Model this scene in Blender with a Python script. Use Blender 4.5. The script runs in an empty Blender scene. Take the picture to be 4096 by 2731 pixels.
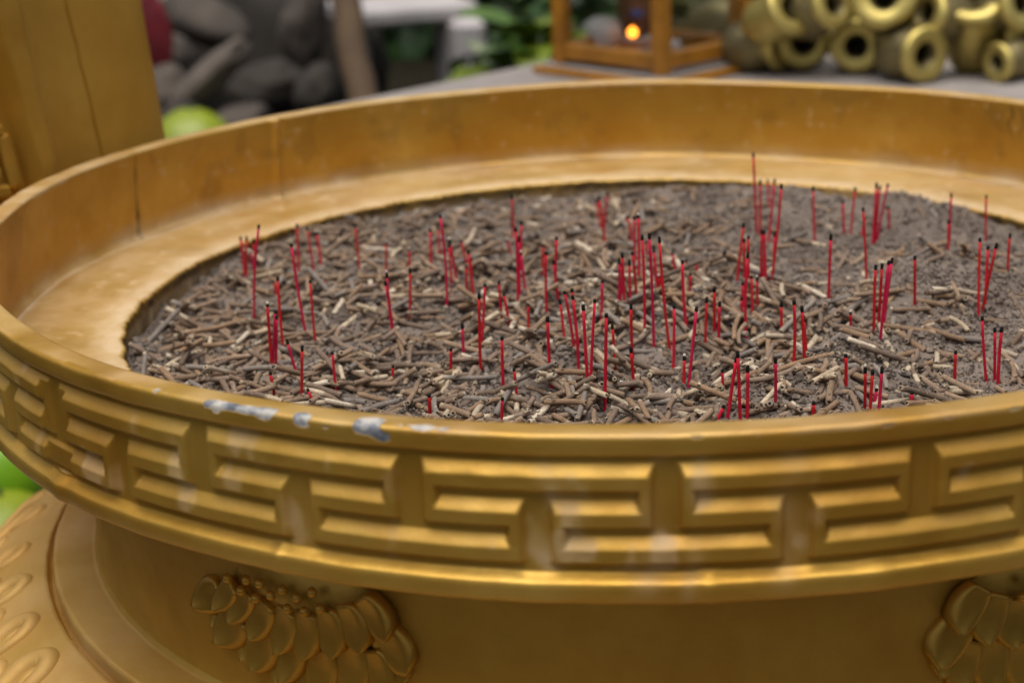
import bpy, math, random
import numpy as np
from mathutils import Vector, Matrix

SEED = 7
rng = np.random.default_rng(SEED)
random.seed(SEED)
K = 0.36                      # the rim's outer radius in metres; shapes below are written in rim radii
PI = math.pi
scene = bpy.context.scene
COL = scene.collection

# ------------------------------------------------------------------ camera frame (used for placing by sight line)
CAM = np.array([0.0, -2.5023, 0.59963])
YAW, PITCH, ROLL, FOC = -0.08045, 0.32187, -0.03762, 1.63749
def _frame():
    cy, sy, cp, sp = math.cos(YAW), math.sin(YAW), math.cos(PITCH), math.sin(PITCH)
    fw = np.array([sy*cp, cy*cp, -sp]); r = np.array([cy, -sy, 0.0]); u = np.cross(r, fw)
    cr, sr = math.cos(ROLL), math.sin(ROLL)
    return cr*r+sr*u, -sr*r+cr*u, fw
RT, UP, FW = _frame()
PW, PH = 4096.0, 2731.0
def ray(px, py):
    d = FW + (px-PW/2)/(FOC*PW)*RT - (py-PH/2)/(FOC*PW)*UP
    return d
def on_z(px, py, z):
    d = ray(px, py); return CAM + d*((z-CAM[2])/d[2])
def at_depth(px, py, dep):
    return CAM + ray(px, py)*dep
def on_plane(px, py, p0, n):
    d = ray(px, py); return CAM + d*(np.dot(p0-CAM, n)/np.dot(d, n))
def on_cyl(px, py, R):
    d = ray(px, py); a = d[0]**2+d[1]**2; b = 2*(CAM[0]*d[0]+CAM[1]*d[1]); c = CAM[0]**2+CAM[1]**2-R*R
    t = (-b-math.sqrt(max(b*b-4*a*c, 0)))/(2*a); P = CAM+t*d
    return math.atan2(P[1], P[0]), P[2]
def project(P):
    Q = np.asarray(P)-CAM; z = Q@FW
    return PW/2+FOC*PW*(Q@RT)/z, PH/2-FOC*PW*(Q@UP)/z, z

# ------------------------------------------------------------------ noise
_perm = rng.random((64, 64, 64)).astype(np.float32)
def vnoise(x, y, z=0.0):
    x, y, z = np.broadcast_arrays(np.asarray(x, float), np.asarray(y, float), np.asarray(z, float))
    xi, yi, zi = np.floor(x).astype(int), np.floor(y).astype(int), np.floor(z).astype(int)
    fx, fy, fz = x-xi, y-yi, z-zi
    fx, fy, fz = fx*fx*(3-2*fx), fy*fy*(3-2*fy), fz*fz*(3-2*fz)
    def g(a, b, c): return _perm[(xi+a) & 63, (yi+b) & 63, (zi+c) & 63]
    l = lambda p, q, t: p+(q-p)*t
    return l(l(l(g(0,0,0), g(1,0,0), fx), l(g(0,1,0), g(1,1,0), fx), fy),
             l(l(g(0,0,1), g(1,0,1), fx), l(g(0,1,1), g(1,1,1), fx), fy), fz)*2-1
def fbm(x, y, z=0.0, o=4):
    s, a, f = 0, 1.0, 1.0
    for _ in range(o):
        s = s+a*vnoise(np.asarray(x)*f, np.asarray(y)*f, np.asarray(z)*f); a *= .5; f *= 2.03
    return s
def sstep(a, b, x):
    t = np.clip((np.asarray(x, float)-a)/(b-a), 0, 1); return t*t*(3-2*t)

# ------------------------------------------------------------------ objects
def tag(o, label=None, cat=None, group=None, kind=None):
    if label: o['label'] = label
    if cat: o['category'] = cat
    if group: o['group'] = group
    if kind: o['kind'] = kind
    return o
def mesh_obj(name, V, F, mat, parent=None, smooth=True, loc=None, attrs=None):
    """V in rim radii; F an int array (n,4)/(n,3) or a list of tuples"""
    V = np.asarray(V, np.float64)*K
    me = bpy.data.meshes.new(name)
    if isinstance(F, np.ndarray):
        n, k = F.shape
        me.vertices.add(len(V)); me.vertices.foreach_set('co', V.ravel())
        me.loops.add(n*k); me.polygons.add(n)
        me.loops.foreach_set('vertex_index', F.astype(np.int32).ravel())
        me.polygons.foreach_set('loop_start', np.arange(0, n*k, k, dtype=np.int32))
        me.update(calc_edges=True)
    else:
        me.from_pydata(V.tolist(), [], [tuple(int(i) for i in f) for f in F])
    me.validate()
    me.polygons.foreach_set('use_smooth', np.full(len(me.polygons), smooth, dtype=bool))
    for an, av in (attrs or {}).items():
        av = np.asarray(av)
        if av.ndim == 1:
            a = me.attributes.new(an, 'FLOAT', 'POINT'); a.data.foreach_set('value', av.astype(np.float32))
        else:
            a = me.attributes.new(an, 'FLOAT_COLOR', 'POINT')
            c4 = np.ones((len(av), 4), np.float32); c4[:, :3] = av; a.data.foreach_set('color', c4.ravel())
    me.materials.append(mat)
    o = bpy.data.objects.new(name, me); COL.objects.link(o)
    if loc is not None: o.location = Vector(loc)*K
    if parent: o.parent = parent
    return o
def empty(name, loc=(0, 0, 0)):
    o = bpy.data.objects.new(name, None); COL.objects.link(o); o.location = Vector(loc)*K
    o.empty_display_size = .05
    return o
def grid_faces(nr, nc, wrap=False):
    i = np.arange(nr-1)[:, None]; m = nc if wrap else nc-1
    j = np.arange(m)[None, :]; j2 = (j+1) % nc
    return np.stack([i*nc+j, i*nc+j2, (i+1)*nc+j2, (i+1)*nc+j], -1).reshape(-1, 4)
class MB:
    def __init__(s): s.v = []; s.f = []
    def add(s, V, F):
        b = len(s.v); s.v += [tuple(map(float, p)) for p in V]; s.f += [tuple(int(i)+b for i in f) for f in F]; return s
    def box(s, c, sx, sy, sz, M=None, bev=0.0):
        """bevelled box; M 3x3 columns = axes"""
        b = min(bev, .45*min(sx, sy, sz))
        pts = []; faces = []
        import itertools
        idx = {}
        for ax in range(3):
            for sg in itertools.product((-1, 1), repeat=3):
                h = np.array([sx, sy, sz])/2; p = np.array(sg)*(h-b); p[ax] = sg[ax]*h[ax]
                idx[(ax, sg)] = len(pts); pts.append(p)
        for ax in range(3):
            o1, o2 = [(1, 2), (2, 0), (0, 1)][ax]
            for sgn in (-1, 1):
                q = []
                for a, bb in ((-1, -1), (1, -1), (1, 1), (-1, 1)):
                    t = [0, 0, 0]; t[ax] = sgn; t[o1] = a; t[o2] = bb; q.append(idx[(ax, tuple(t))])
                faces.append(q if sgn > 0 else q[::-1])
        if b > 0:
            for ax in range(3):
                o1, o2 = [(1, 2), (2, 0), (0, 1)][ax]
                for a, bb in itertools.product((-1, 1), repeat=2):
                    t0 = [0, 0, 0]; t1 = [0, 0, 0]; t0[o1] = t1[o1] = a; t0[o2] = t1[o2] = bb; t0[ax] = -1; t1[ax] = 1
                    faces.append([idx[(o1, tuple(t0))], idx[(o1, tuple(t1))], idx[(o2, tuple(t1))], idx[(o2, tuple(t0))]])
            for sg in itertools.product((-1, 1), repeat=3):
                faces.append([idx[(0, sg)], idx[(1, sg)], idx[(2, sg)]])
        P = np.array(pts)
        if M is not None: P = P@np.asarray(M).T
        return s.add(P+np.asarray(c), faces)
    def tube(s, pts, rad, n=10, cap=True):
        pts = np.asarray(pts, float); m = len(pts); rad = np.broadcast_to(rad, (m,))
        T = np.gradient(pts, axis=0); T /= np.linalg.norm(T, axis=1)[:, None]+1e-12
        ref = np.array([0, 0, 1.0]) if abs(T[0][2]) < .9 else np.array([1.0, 0, 0])
        V = []
        for i in range(m):
            a = np.cross(T[i], ref); a /= np.linalg.norm(a)+1e-12; b = np.cross(T[i], a); ref = np.cross(a, T[i])
            for k in range(n):
                t = 2*PI*k/n; V.append(pts[i]+rad[i]*(math.cos(t)*a+math.sin(t)*b))
        F = grid_faces(m, n, True).tolist()
        if cap: F += [list(range(n))[::-1], list(range((m-1)*n, m*n))]
        return s.add(V, F)
    def build(s, name, mat, parent=None, smooth=True, loc=None, **kw):
        V = np.array(s.v)
        if loc is not None: V = V-np.asarray(loc)
        o = mesh_obj(name, V, s.f, mat, parent, smooth, loc, **kw)
        me = o.data
        import bmesh
        bm = bmesh.new(); bm.from_mesh(me); bmesh.ops.recalc_face_normals(bm, faces=bm.faces); bm.to_mesh(me); bm.free()
        me.polygons.foreach_set('use_smooth', np.full(len(me.polygons), smooth, dtype=bool))
        return o
def sharp(o, deg=35):
    o.data.set_sharp_from_angle(angle=math.radians(deg)); return o

# ------------------------------------------------------------------ materials
def new_mat(name):
    m = bpy.data.materials.new(name); m.use_nodes = True
    nt = m.node_tree; b = nt.nodes['Principled BSDF']
    return m, nt, b
def N(nt, t, **kw):
    n = nt.nodes.new(t)
    for k, v in kw.items():
        if k in n.inputs: n.inputs[k].default_value = v
        else: setattr(n, k, v)
    return n
def L(nt, a, b): nt.links.new(a, b)
def ramp(nt, fac, stops):
    r = nt.nodes.new('ShaderNodeValToRGB'); e = r.color_ramp.elements
    while len(e) < len(stops): e.new(.5)
    for k, (p, c) in enumerate(stops):
        e[k].position = p; e[k].color = (*c, 1) if len(c) == 3 else c
    L(nt, fac, r.inputs[0]); return r.outputs[0]
def mixc(nt, fac, a, b):
    m = nt.nodes.new('ShaderNodeMix'); m.data_type = 'RGBA'
    if hasattr(fac, 'links'): L(nt, fac, m.inputs[0])
    else: m.inputs[0].default_value = fac
    for s, k in ((a, 6), (b, 7)):
        if hasattr(s, 'links'): L(nt, s, m.inputs[k])
        else: m.inputs[k].default_value = (*s, 1)
    return m.outputs[2]
def mth(nt, op, a, b=None, clamp=False):
    m = nt.nodes.new('ShaderNodeMath'); m.operation = op; m.use_clamp = clamp
    for k, s in enumerate((a, b)):
        if s is None: continue
        if hasattr(s, 'links'): L(nt, s, m.inputs[k])
        else: m.inputs[k].default_value = s
    return m.outputs[0]
def noise(nt, scale, detail=4, rough=.55, vec=None, dist=0.0):
    n = N(nt, 'ShaderNodeTexNoise', Scale=scale, Detail=detail, Roughness=rough, Distortion=dist)
    if vec is None:
        tc = nt.nodes.get('TC') or N(nt, 'ShaderNodeTexCoord'); tc.name = 'TC'; vec = tc.outputs['Object']
    L(nt, vec, n.inputs['Vector']); return n.outputs['Fac']
def bump(nt, h, strength, dist, normal=None):
    b = N(nt, 'ShaderNodeBump', Strength=strength, Distance=dist); L(nt, h, b.inputs['Height'])
    if normal is not None: L(nt, normal, b.inputs['Normal'])
    return b.outputs[0]

def gold(name, c1=(.465, .266, .038), c2=(.56, .36, .078), c3=(.39, .192, .019), metal=.62, ro=(.36, .54), dusty=(.58, .44, .28), fine=.25):
    m, nt, b = new_mat(name)
    n1 = noise(nt, 9, 5, .6); n2 = noise(nt, 34, 4, .6); n3 = noise(nt, 420, 2, .5)
    c = ramp(nt, n1, [(.30, c3), (.48, c1), (.68, c2)])
    n0 = noise(nt, 3.2, 4, .65, None, .6)
    c = mixc(nt, ramp(nt, n0, [(.46, (0, 0, 0)), (.70, (.55,)*3)]), c, (c3[0]*1.12, c3[1]*.98, c3[2]*.8))
    c = mixc(nt, ramp(nt, n0, [(.30, (.55,)*3), (.44, (0, 0, 0))]), c, (c1[0]*.74, c1[1]*.82, c1[2]*1.0))
    c = mixc(nt, mth(nt, 'MULTIPLY', ramp(nt, n2, [(.52, (0, 0, 0)), (.75, (1, 1, 1))]), .45), c, c3)
    at = N(nt, 'ShaderNodeAttribute', attribute_name='dust')
    df = mth(nt, 'MULTIPLY', at.outputs['Fac'], ramp(nt, noise(nt, 60, 5, .7), [(.25, (.45,)*3), (.7, (1,)*3)]), True)
    ac = N(nt, 'ShaderNodeAttribute', attribute_name='chip')
    cf = ramp(nt, ac.outputs['Fac'], [(.40, (0, 0, 0)), (.50, (1, 1, 1))])
    ak = N(nt, 'ShaderNodeAttribute', attribute_name='stain')
    c = mixc(nt, mth(nt, 'MULTIPLY', ak.outputs['Fac'], .85, True), c, (.05, .04, .03))
    c = mixc(nt, df, c, dusty)
    chipc = ramp(nt, noise(nt, 130, 3, .6), [(.36, (.09, .105, .13)), (.46, (.19, .20, .225)), (.54, (.38, .37, .355)), (.72, (.52, .47, .39))])
    c = mixc(nt, cf, c, chipc)
    # small pale specks of lost paint
    sp = N(nt, 'ShaderNodeTexVoronoi', Scale=58.0); L(nt, nt.nodes['TC'].outputs['Object'], sp.inputs['Vector'])
    spk = mth(nt, 'MULTIPLY', ramp(nt, sp.outputs['Distance'], [(.05, (1, 1, 1)), (.09, (0, 0, 0))]), ramp(nt, noise(nt, 22, 2), [(.70, (0, 0, 0)), (.74, (1, 1, 1))]))
    c = mixc(nt, mth(nt, 'MULTIPLY', spk, .6), c, (.55, .45, .36))
    L(nt, c, b.inputs['Base Color'])
    flat = mth(nt, 'SUBTRACT', 1.0, mth(nt, 'MAXIMUM', df, cf), True)
    L(nt, mth(nt, 'MULTIPLY', flat, metal), b.inputs['Metallic'])
    r = N(nt, 'ShaderNodeMapRange'); L(nt, n2, r.inputs[0]); r.inputs[1].default_value = .3; r.inputs[2].default_value = .7; r.inputs[3].default_value = ro[0]; r.inputs[4].default_value = ro[1]
    L(nt, mth(nt, 'ADD', r.outputs[0], mth(nt, 'MULTIPLY', mth(nt, 'MAXIMUM', df, cf), .35), True), b.inputs['Roughness'])
    nn = bump(nt, n2, .30, .0012); nn = bump(nt, n3, fine, .00035, nn)
    nn = bump(nt, mth(nt, 'MULTIPLY', cf, -1.0), .6, .0008, nn)
    L(nt, nn, b.inputs['Normal'])
    return m
def simple(name, c, rough=.6, metal=0.0, var=.25, scale=30, bmp=.2, bd=.002, spec=.5):
    m, nt, b = new_mat(name)
    f = noise(nt, scale, 5, .6)
    lo = tuple(x*(1-var) for x in c); hi = tuple(min(1, x*(1+var)) for x in c)
    L(nt, ramp(nt, f, [(.3, lo), (.7, hi)]), b.inputs['Base Color'])
    b.inputs['Roughness'].default_value = rough; b.inputs['Metallic'].default_value = metal
    b.inputs['Specular IOR Level'].default_value = spec
    if bmp: L(nt, bump(nt, noise(nt, scale*3, 4, .6), bmp, bd), b.inputs['Normal'])
    return m

GOLD = gold('gold_paint')
GOLD_BASE = gold('gold_paint_matt', metal=.5, ro=(.44, .58), dusty=(.52, .33, .16))
GOLD_RELIEF = gold('gold_paint_relief', c1=(.46, .27, .040), c2=(.54, .34, .060), c3=(.38, .205, .024), metal=.62, ro=(.32, .46))
GOLD_DARK = gold('gold_paint_aged', c1=(.45, .262, .036), c2=(.52, .32, .052), c3=(.36, .190, .021), metal=.52)

def ash_mat():
    m, nt, b = new_mat('grey_brown_ash')
    n1 = noise(nt, 12, 5, .6); n2 = noise(nt, 160, 5, .7); n3 = noise(nt, 900, 3, .6)
    c = ramp(nt, n1, [(.3, (.128, .101, .084)), (.7, (.212, .171, .144))])
    c = mixc(nt, ramp(nt, n2, [(.55, (0, 0, 0)), (.8, (.6,)*3)]), c, (.33, .27, .22))
    c = mixc(nt, ramp(nt, n3, [(.66, (0, 0, 0)), (.72, (.8,)*3)]), c, (.48, .40, .31))
    c = mixc(nt, ramp(nt, n3, [(.26, (.6,)*3), (.36, (0, 0, 0))]), c, (.07, .055, .048))
    L(nt, c, b.inputs['Base Color']); b.inputs['Roughness'].default_value = .95; b.inputs['Specular IOR Level'].default_value = .15
    nn = bump(nt, n2, .5, .0015); nn = bump(nt, n3, .5, .0006, nn); L(nt, nn, b.inputs['Normal'])
    return m
ASH = ash_mat()
def stub_mat():
    m, nt, b = new_mat('burnt_incense_ash')
    at = N(nt, 'ShaderNodeAttribute', attribute_name='tint')
    n1 = noise(nt, 1300, 3, .65); n2 = noise(nt, 240, 3, .6)
    c = mixc(nt, ramp(nt, n1, [(.35, (.5,)*3), (.5, (0, 0, 0))]), at.outputs['Color'], (.10, .075, .055))
    c = mixc(nt, ramp(nt, n1, [(.60, (0, 0, 0)), (.72, (.55,)*3)]), c, (.46, .37, .28))
    mm = nt.nodes.new('ShaderNodeMix'); mm.data_type = 'RGBA'; mm.blend_type = 'MULTIPLY'; mm.inputs[0].default_value = .5
    L(nt, c, mm.inputs[6]); L(nt, ramp(nt, n2, [(.3, (.6,)*3), (.7, (1.25,)*3)]), mm.inputs[7])
    L(nt, mm.outputs[2], b.inputs['Base Color'])
    b.inputs['Roughness'].default_value = .9; b.inputs['Specular IOR Level'].default_value = .2
    nn = bump(nt, n1, .35, .0004); L(nt, nn, b.inputs['Normal'])
    return m
STUB = stub_mat()
def stick_mat(name, c):
    m, nt, b = new_mat(name)
    tc = N(nt, 'ShaderNodeTexCoord'); tc.name = 'TC'
    mp = N(nt, 'ShaderNodeMapping'); mp.inputs['Scale'].default_value = (1, 1, .06); L(nt, tc.outputs['Object'], mp.inputs[0])
    n1 = noise(nt, 1500, 3, .6, mp.outputs[0]); n2 = noise(nt, 900, 2, .5)
    cc = ramp(nt, n1, [(.3, tuple(x*.72 for x in c)), (.7, tuple(min(1, x*1.2) for x in c))])
    cc = mixc(nt, ramp(nt, n2, [(.72, (0, 0, 0)), (.76, (.7,)*3)]), cc, (.55, .42, .38))
    L(nt, cc, b.inputs['Base Color']); b.inputs['Roughness'].default_value = .62; b.inputs['Specular IOR Level'].default_value = .3
    L(nt, bump(nt, n1, .3, .0002), b.inputs['Normal'])
    return m
REDS = {'crimson': stick_mat('crimson_dye', (.52, .006, .030)), 'scarlet': stick_mat('scarlet_dye', (.48, .008, .014)), 'pink': stick_mat('pink_dye', (.50, .007, .055))}
CHAR = simple('charred_wood', (.012, .011, .011), .85, 0, .4, 900, .4, .0003, .2)
CHARW = simple('white_ash_tip', (.45, .41, .36), .95, 0, .5, 1500, .4, .0003, .1)
WOOD = simple('varnished_wood', (.30, .125, .009), .42, 0, .3, 26, .15, .001)
STONE = simple('pale_grey_stone', (.25, .222, .208), .8, 0, .18, 24, .3, .002)
BRASS = gold('brass', c1=(.50, .40, .12), c2=(.66, .55, .19), c3=(.34, .27, .085), metal=.85, ro=(.40, .56))
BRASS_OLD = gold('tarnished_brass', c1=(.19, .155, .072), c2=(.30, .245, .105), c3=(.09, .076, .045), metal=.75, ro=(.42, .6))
DARK = simple('dark_soot', (.012, .010, .008), .9)

# ------------------------------------------------------------------ the burner
BURNER = empty('incense_burner', (0, 0, -1.6))
tag(BURNER, 'large round gold painted incense burner with a key pattern band and ash bed', 'incense burner')
BURNER_PARTS = []
def burn(o):
    o.parent = BURNER; o.matrix_parent_inverse = Matrix.Translation(-BURNER.location); return o

NT = 2600
TH = np.linspace(-PI, PI, NT, endpoint=False)
DEG = np.degrees(TH)
wob = .0022*np.sin(3*TH+.6)+.0015*np.sin(7*TH+2)+.001*np.sin(13*TH)
wobz = .0018*np.sin(4*TH+1.2)+.0012*np.sin(9*TH)

# meander: height over the band, from a centreline that runs on without a break
PER, PH0 = 14.76, -102.75
ROW = (-.0480, -.0870, -.1256)
HW, LEG = .0160, .0100
def meander(th_deg, z):
    u = (th_deg-PH0) % PER
    arc = PI/180.0
    h = np.full(np.broadcast(u, z).shape, -1.0)
    def seg(u0, u1, z0, z1):
        nonlocal h
        for sft in (-PER, 0, PER):
            a_, b_, c_, d_ = [np.maximum(v, 1e-3) for v in ((z1-z)/.0130, (z-z0)/.0060, (u-(u0+sft))*arc/.0058, ((u1+sft)-u)*arc/.0058)]
            q = (a_**-5.+b_**-5.+c_**-5.+d_**-5.)**-.2
            h = np.maximum(h, q)
    r1, r2, r3 = ROW; lw = 1.15
    seg(0, 13.5, r1-HW, r1+HW)
    seg(0, lw, r2-HW, r1+HW); seg(13.5-lw, 13.5, r2-HW, r1+HW)
    seg(0, 6.08, r2-HW, r2+HW); seg(7.45, 13.5, r2-HW, r2+HW)
    seg(6.08-lw, 6.08, r3-HW, r2+HW); seg(7.45, 7.45+lw, r3-HW, r2+HW)
    seg(7.45, PER+6.08, r3-HW, r3+HW)
    return h
def rim():
    rows = []      # (R, z, kind)
    rows += [(.865, -.184, 0), (.93, -.1835, 0), (.985, -.1825, 0), (.997, -.1815, 0), (1.0005, -.1795, 0), (1.0022, -.176, 0), (1.003, -.170, 0), (1.0032, -.164, 0), (1.003, -.1590, 0), (1.0018, -.1572, 0), (.9990, -.1556, 0), (.9945, -.1530, 0), (.9915, -.1508, 0), (.9903, -.1490, 0)]
    zb = np.linspace(-.1480, -.0255, 104)
    rows += [(.9902, z, 1) for z in zb]
    rows += [(.9905, -.0248, 0), (.994, -.0240, 0), (.9978, -.0226, 0), (.9995, -.0200, 0), (1.0, -.0145, 0), (1.0, -.008, 0), (1.0, -.0045, 0), (.9992, -.0020, 0), (.9972, -.0005, 0), (.993, 0.0, 0), (.988, .0003, 0), (.982, .0004, 0), (.976, .0003, 0), (.9705, 0.0, 0), (.9672, -.0006, 0), (.9655, -.0022, 0), (.9648, -.005, 0)]
    for z in np.linspace(-.011, -.146, 30): rows.append((.9648+(.9772-.9648)*(-z/.15), z, 2))
    rows += [(.9765, -.1505, 2), (.9745, -.1545, 2), (.9715, -.1572, 2), (.967, -.1585, 2)]
    R = np.array([r[0] for r in rows])[:, None]+0*TH; Z = np.array([r[1] for r in rows])[:, None]+0*TH
    kind = np.array([r[2] for r in rows])
    b = kind == 1
    m = meander(DEG[None, :], Z[b])
    mm_ = np.clip(m, 0, 1); hgt = .0098*(mm_*.75+.25*mm_*mm_*(3-2*mm_))
    hgt = np.where((DEG > -134.6) & (DEG < -131.2), np.minimum(hgt, .004), hgt)          # casting seam cuts the pattern
    R[b] += hgt*(1+.06*vnoise(DEG[None]*.7, Z[b]*60))
    # small blobs where paint ran and set, rough edges of the casting
    R += wob; Z += wobz*np.clip(1+Z/.5, 0, 1)
    sm = .0009*fbm(DEG[None]*.10, Z*9, 3.3, 3); R += sm*.7
    out = (kind == 0)[:, None] & (R > .99)
    Z += out*.0006*fbm(DEG[None]*.5, R*20, 9.1, 3)
    for d0, w, a in ((-133.0, .9, .006), (-86.2, .5, .004), (-76.5, .8, .003), (-112.3, .35, .0035)):
        k = np.exp(-((DEG-d0)/w)**2)[None]*((Z < -.148) & (Z > -.19)); R += k*a*.6
    # inner wall: a welded seam and a crack
    X = R*np.cos(TH); Y = R*np.sin(TH)
    iw = (kind == 2)[:, None]
    t_crack = math.degrees(math.atan2(*on_z(585, 612, 0)[1::-1])); t_seam = math.degrees(math.atan2(*on_z(1085, 470, 0)[1::-1])); t_r = math.degrees(math.atan2(*on_z(4010, 420, 0)[1::-1]))
    inn = iw | ((R < .985) & (Z > -.012))
    R -= inn*np.exp(-((DEG-t_seam)/.5)**2)[None]*.011
    R += iw*np.exp(-((DEG-t_crack)/.16)**2)[None]*.006
    stain = iw*np.exp(-((DEG-t_crack+.25*vnoise(Z*40, 1.0))/.22)**2)*sstep(-.005, -.05, Z)*(.8+.4*vnoise(Z*60, DEG[None]))
    stain = stain+iw*np.exp(-((DEG-t_r+.5*vnoise(Z*70, 4.0)-.6)/.25)**2)*sstep(-.09, -.03, Z)*.6+iw*np.exp(-((DEG-t_r+.5*vnoise(Z*50, 8.0)+.7)/.25)**2)*sstep(-.09, -.03, Z)*.5
    stain = np.clip(stain+iw*.22*sstep(.35, .8, fbm(DEG[None]*.22, Z*14, 2.0, 4)), 0, 1)
    dust = iw*(sstep(-.118, -.150, Z)*.75*(.75+.5*vnoise(DEG[None]*.25, Z*12)))
    dust += iw*.40*sstep(.75, 1.1, fbm(DEG[None]*.9, Z*60, 7.0, 4))
    zz = np.gradient(R, axis=0)/np.minimum(np.gradient(Z, axis=0), 1e-4 if False else np.abs(np.gradient(Z, axis=0))+1e-5)
    dust += ((kind == 1)[:, None])*.38*sstep(.4, 1.6, -zz)*(.6+.5*vnoise(DEG[None]*.5, Z*40))
    top = (Z > -.003)
    back = np.sin(TH)[None] > -.3
    dust += top*(.25+.25*vnoise(DEG[None]*.4, R*40)+.3*back)
    dust += ((kind == 1)[:, None])*.5*sstep(.4, 1.0, fbm(DEG[None]*.45, Z*16, 5.0, 3))
    for d0, w in ((-95.4, .6), (-89.6, .9), (-87.2, .5), (-81.8, .8)):                       # ash streaks down the front
        dust += .34*np.exp(-((DEG-d0+.5*vnoise(Z*30, d0))/w)**2)[None].reshape(dust.shape)*((Z < -.02) & (R > .97))*(.5+.6*vnoise(Z*45, DEG[None]*.8))
    # chipped paint along the outer edge of the lip
    chip = np.zeros_like(R)
    lip = ((Z > -.0205) & (R > .986))
    edge = np.exp(-((Z+.003)/.009)**2)*np.exp(-((R-1.0)/.010)**2)
    for a0, a1, st in ((-133.6, -130.9, .62), (-124.0, -119.0, .72), (-117.4, -110.3, .66), (-110.3, -104.6, 1.0), (-104.6, -100.8, .62), (-99.5, -98.6, .35)):
        chip += sstep(a0-.4, a0+.4, DEG)[None]*sstep(a1+.5, a1-.5, DEG)[None]*st
    big = np.exp(-((DEG+105.4+40*(Z+.008))/1.5)**2)
    chip = lip*chip*np.clip(edge*.8+.75*big*sstep(-.021, -.012, Z), 0, 1)*(.56+.80*fbm(DEG[None]*.7, Z*120+R*60, 1.7, 5))
    edge2 = np.exp(-((Z+.0015)/.0055)**2)*np.exp(-((R-.998)/.0075)**2)
    chip = np.maximum(chip, lip*edge2*(sstep(-126, -122, DEG)*sstep(-98.5, -102, DEG))[None]*(.50+.55*fbm(DEG[None]*.8, R*90, 4.1, 5)))
    chip2 = lip*edge*.9*sstep(.25, .8, fbm(DEG[None]*.8, Z*40, 6.6, 4))*.5
    V = np.stack([R*np.cos(TH), R*np.sin(TH), Z], -1).reshape(-1, 3)
    return mesh_obj('rim', V, grid_faces(len(rows), NT, True), GOLD, attrs={'dust': np.clip(dust, 0, 1).ravel(), 'chip': np.clip(chip+chip2, 0, 1).ravel(), 'stain': stain.ravel()})
burn(rim())

def tray():
    rr = list(np.linspace(.9685, .800, 44))
    rows = [(r, -.1588-.0027*(0.9685-r)/.17) for r in rr]+[(.793, -.1618), (.789, -.1626), (.7865, -.1645), (.7858, -.168), (.7862, -.176), (.787, -.186), (.788, -.20), (.789, -.25)]
    R = np.array([r[0] for r in rows])[:, None]+0*TH; Z = np.array([r[1] for r in rows])[:, None]+0*TH
    n = fbm(R*np.cos(TH)*9, R*np.sin(TH)*9, 2.0, 4)
    lipin = R < .797
    R2 = R+lipin*(.0035*vnoise(DEG[None]*.35, 3.0)+.0022*vnoise(DEG[None]*1.6, Z*90)+.0012*vnoise(DEG[None]*5, Z*160))
    Z2 = Z+.0012*n*(R > .79)+wobz*.6
    dust = np.clip(.46+.22*fbm(np.cos(TH)*R*9, np.sin(TH)*R*9, 5.5, 4)+.10*fbm(DEG[None]*.09, R*50, 6.5, 4)+.35*sstep(.6, .95, fbm(np.cos(TH)*R*42, np.sin(TH)*R*42, 1.5, 3))+.85*sstep(.952, .968, R)+.55*sstep(.85, .793, R)*(R > .789), 0, 1)*(R > .7868)
    dip = on_z(3325, 790, -.17); tdip = math.degrees(math.atan2(dip[1], dip[0]))
    bare = np.exp(-((DEG-tdip)/4.0)**2)[None]*(Z < -.163)
    dust = np.clip(dust+bare*(.55+.4*vnoise(DEG[None]*.8, Z*80)), 0, 1)
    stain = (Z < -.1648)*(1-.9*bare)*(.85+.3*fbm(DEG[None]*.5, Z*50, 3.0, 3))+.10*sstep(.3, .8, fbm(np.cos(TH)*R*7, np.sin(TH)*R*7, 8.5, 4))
    chip = 0*R
    V = np.stack([R2*np.cos(TH), R2*np.sin(TH), Z2], -1).reshape(-1, 3)
    return mesh_obj('tray', V, grid_faces(len(rows), NT, True), GOLD, attrs={'dust': dust.ravel(), 'stain': np.clip(stain, 0, 1).ravel(), 'chip': chip.ravel()})
burn(tray())

def revolve(name, rows, mat, nt=720, noise_amp=.0, dustf=None, sub=1):
    rows = np.array(rows, float)
    if sub > 1:
        s = np.linspace(0, len(rows)-1, (len(rows)-1)*sub+1); i = np.minimum(s.astype(int), len(rows)-2); f = (s-i)[:, None]
        rows = rows[i]*(1-f)+rows[i+1]*f
    t = np.linspace(-PI, PI, nt, endpoint=False)
    R = rows[:, :1]+0*t; Z = rows[:, 1:2]+0*t
    if noise_amp: R = R+noise_amp*fbm(np.degrees(t)[None]*.25, Z*14, 4.4, 4)
    V = np.stack([R*np.cos(t), R*np.sin(t), Z], -1).reshape(-1, 3)
    at = {}
    if dustf is not None: at['dust'] = np.clip(dustf(R, Z, np.degrees(t)[None]), 0, 1).ravel()
    return mesh_obj(name, V, grid_faces(len(rows), nt, True), mat, attrs=at)
burn(revolve('neck', [(.868, -.180), (.8545, -.187), (.853, -.20), (.853, -.26), (.8535, -.36), (.855, -.44), (.857, -.456), (.862, -.463)], GOLD_DARK, 900, .0007, None, 8))
SH = [(.858, -.4605), (.864, -.4632), (.880, -.4642), (.905, -.4655), (.918, -.4662), (.9205, -.4672), (.9220, -.4700), (.9228, -.4900), (.9255, -.4960), (.9285, -.4920), (.9330, -.4815), (.96, -.4880), (1.0, -.5075), (1.05, -.5400), (1.10, -.585), (1.145, -.64), (1.18, -.71), (1.20, -.80), (1.20, -.90), (1.17, -1.02), (1.10, -1.14), (.98, -1.26), (.84, -1.34), (.70, -1.38), (.66, -1.42), (.74, -1.52), (.80, -1.56), (.82, -1.60)]
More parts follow.
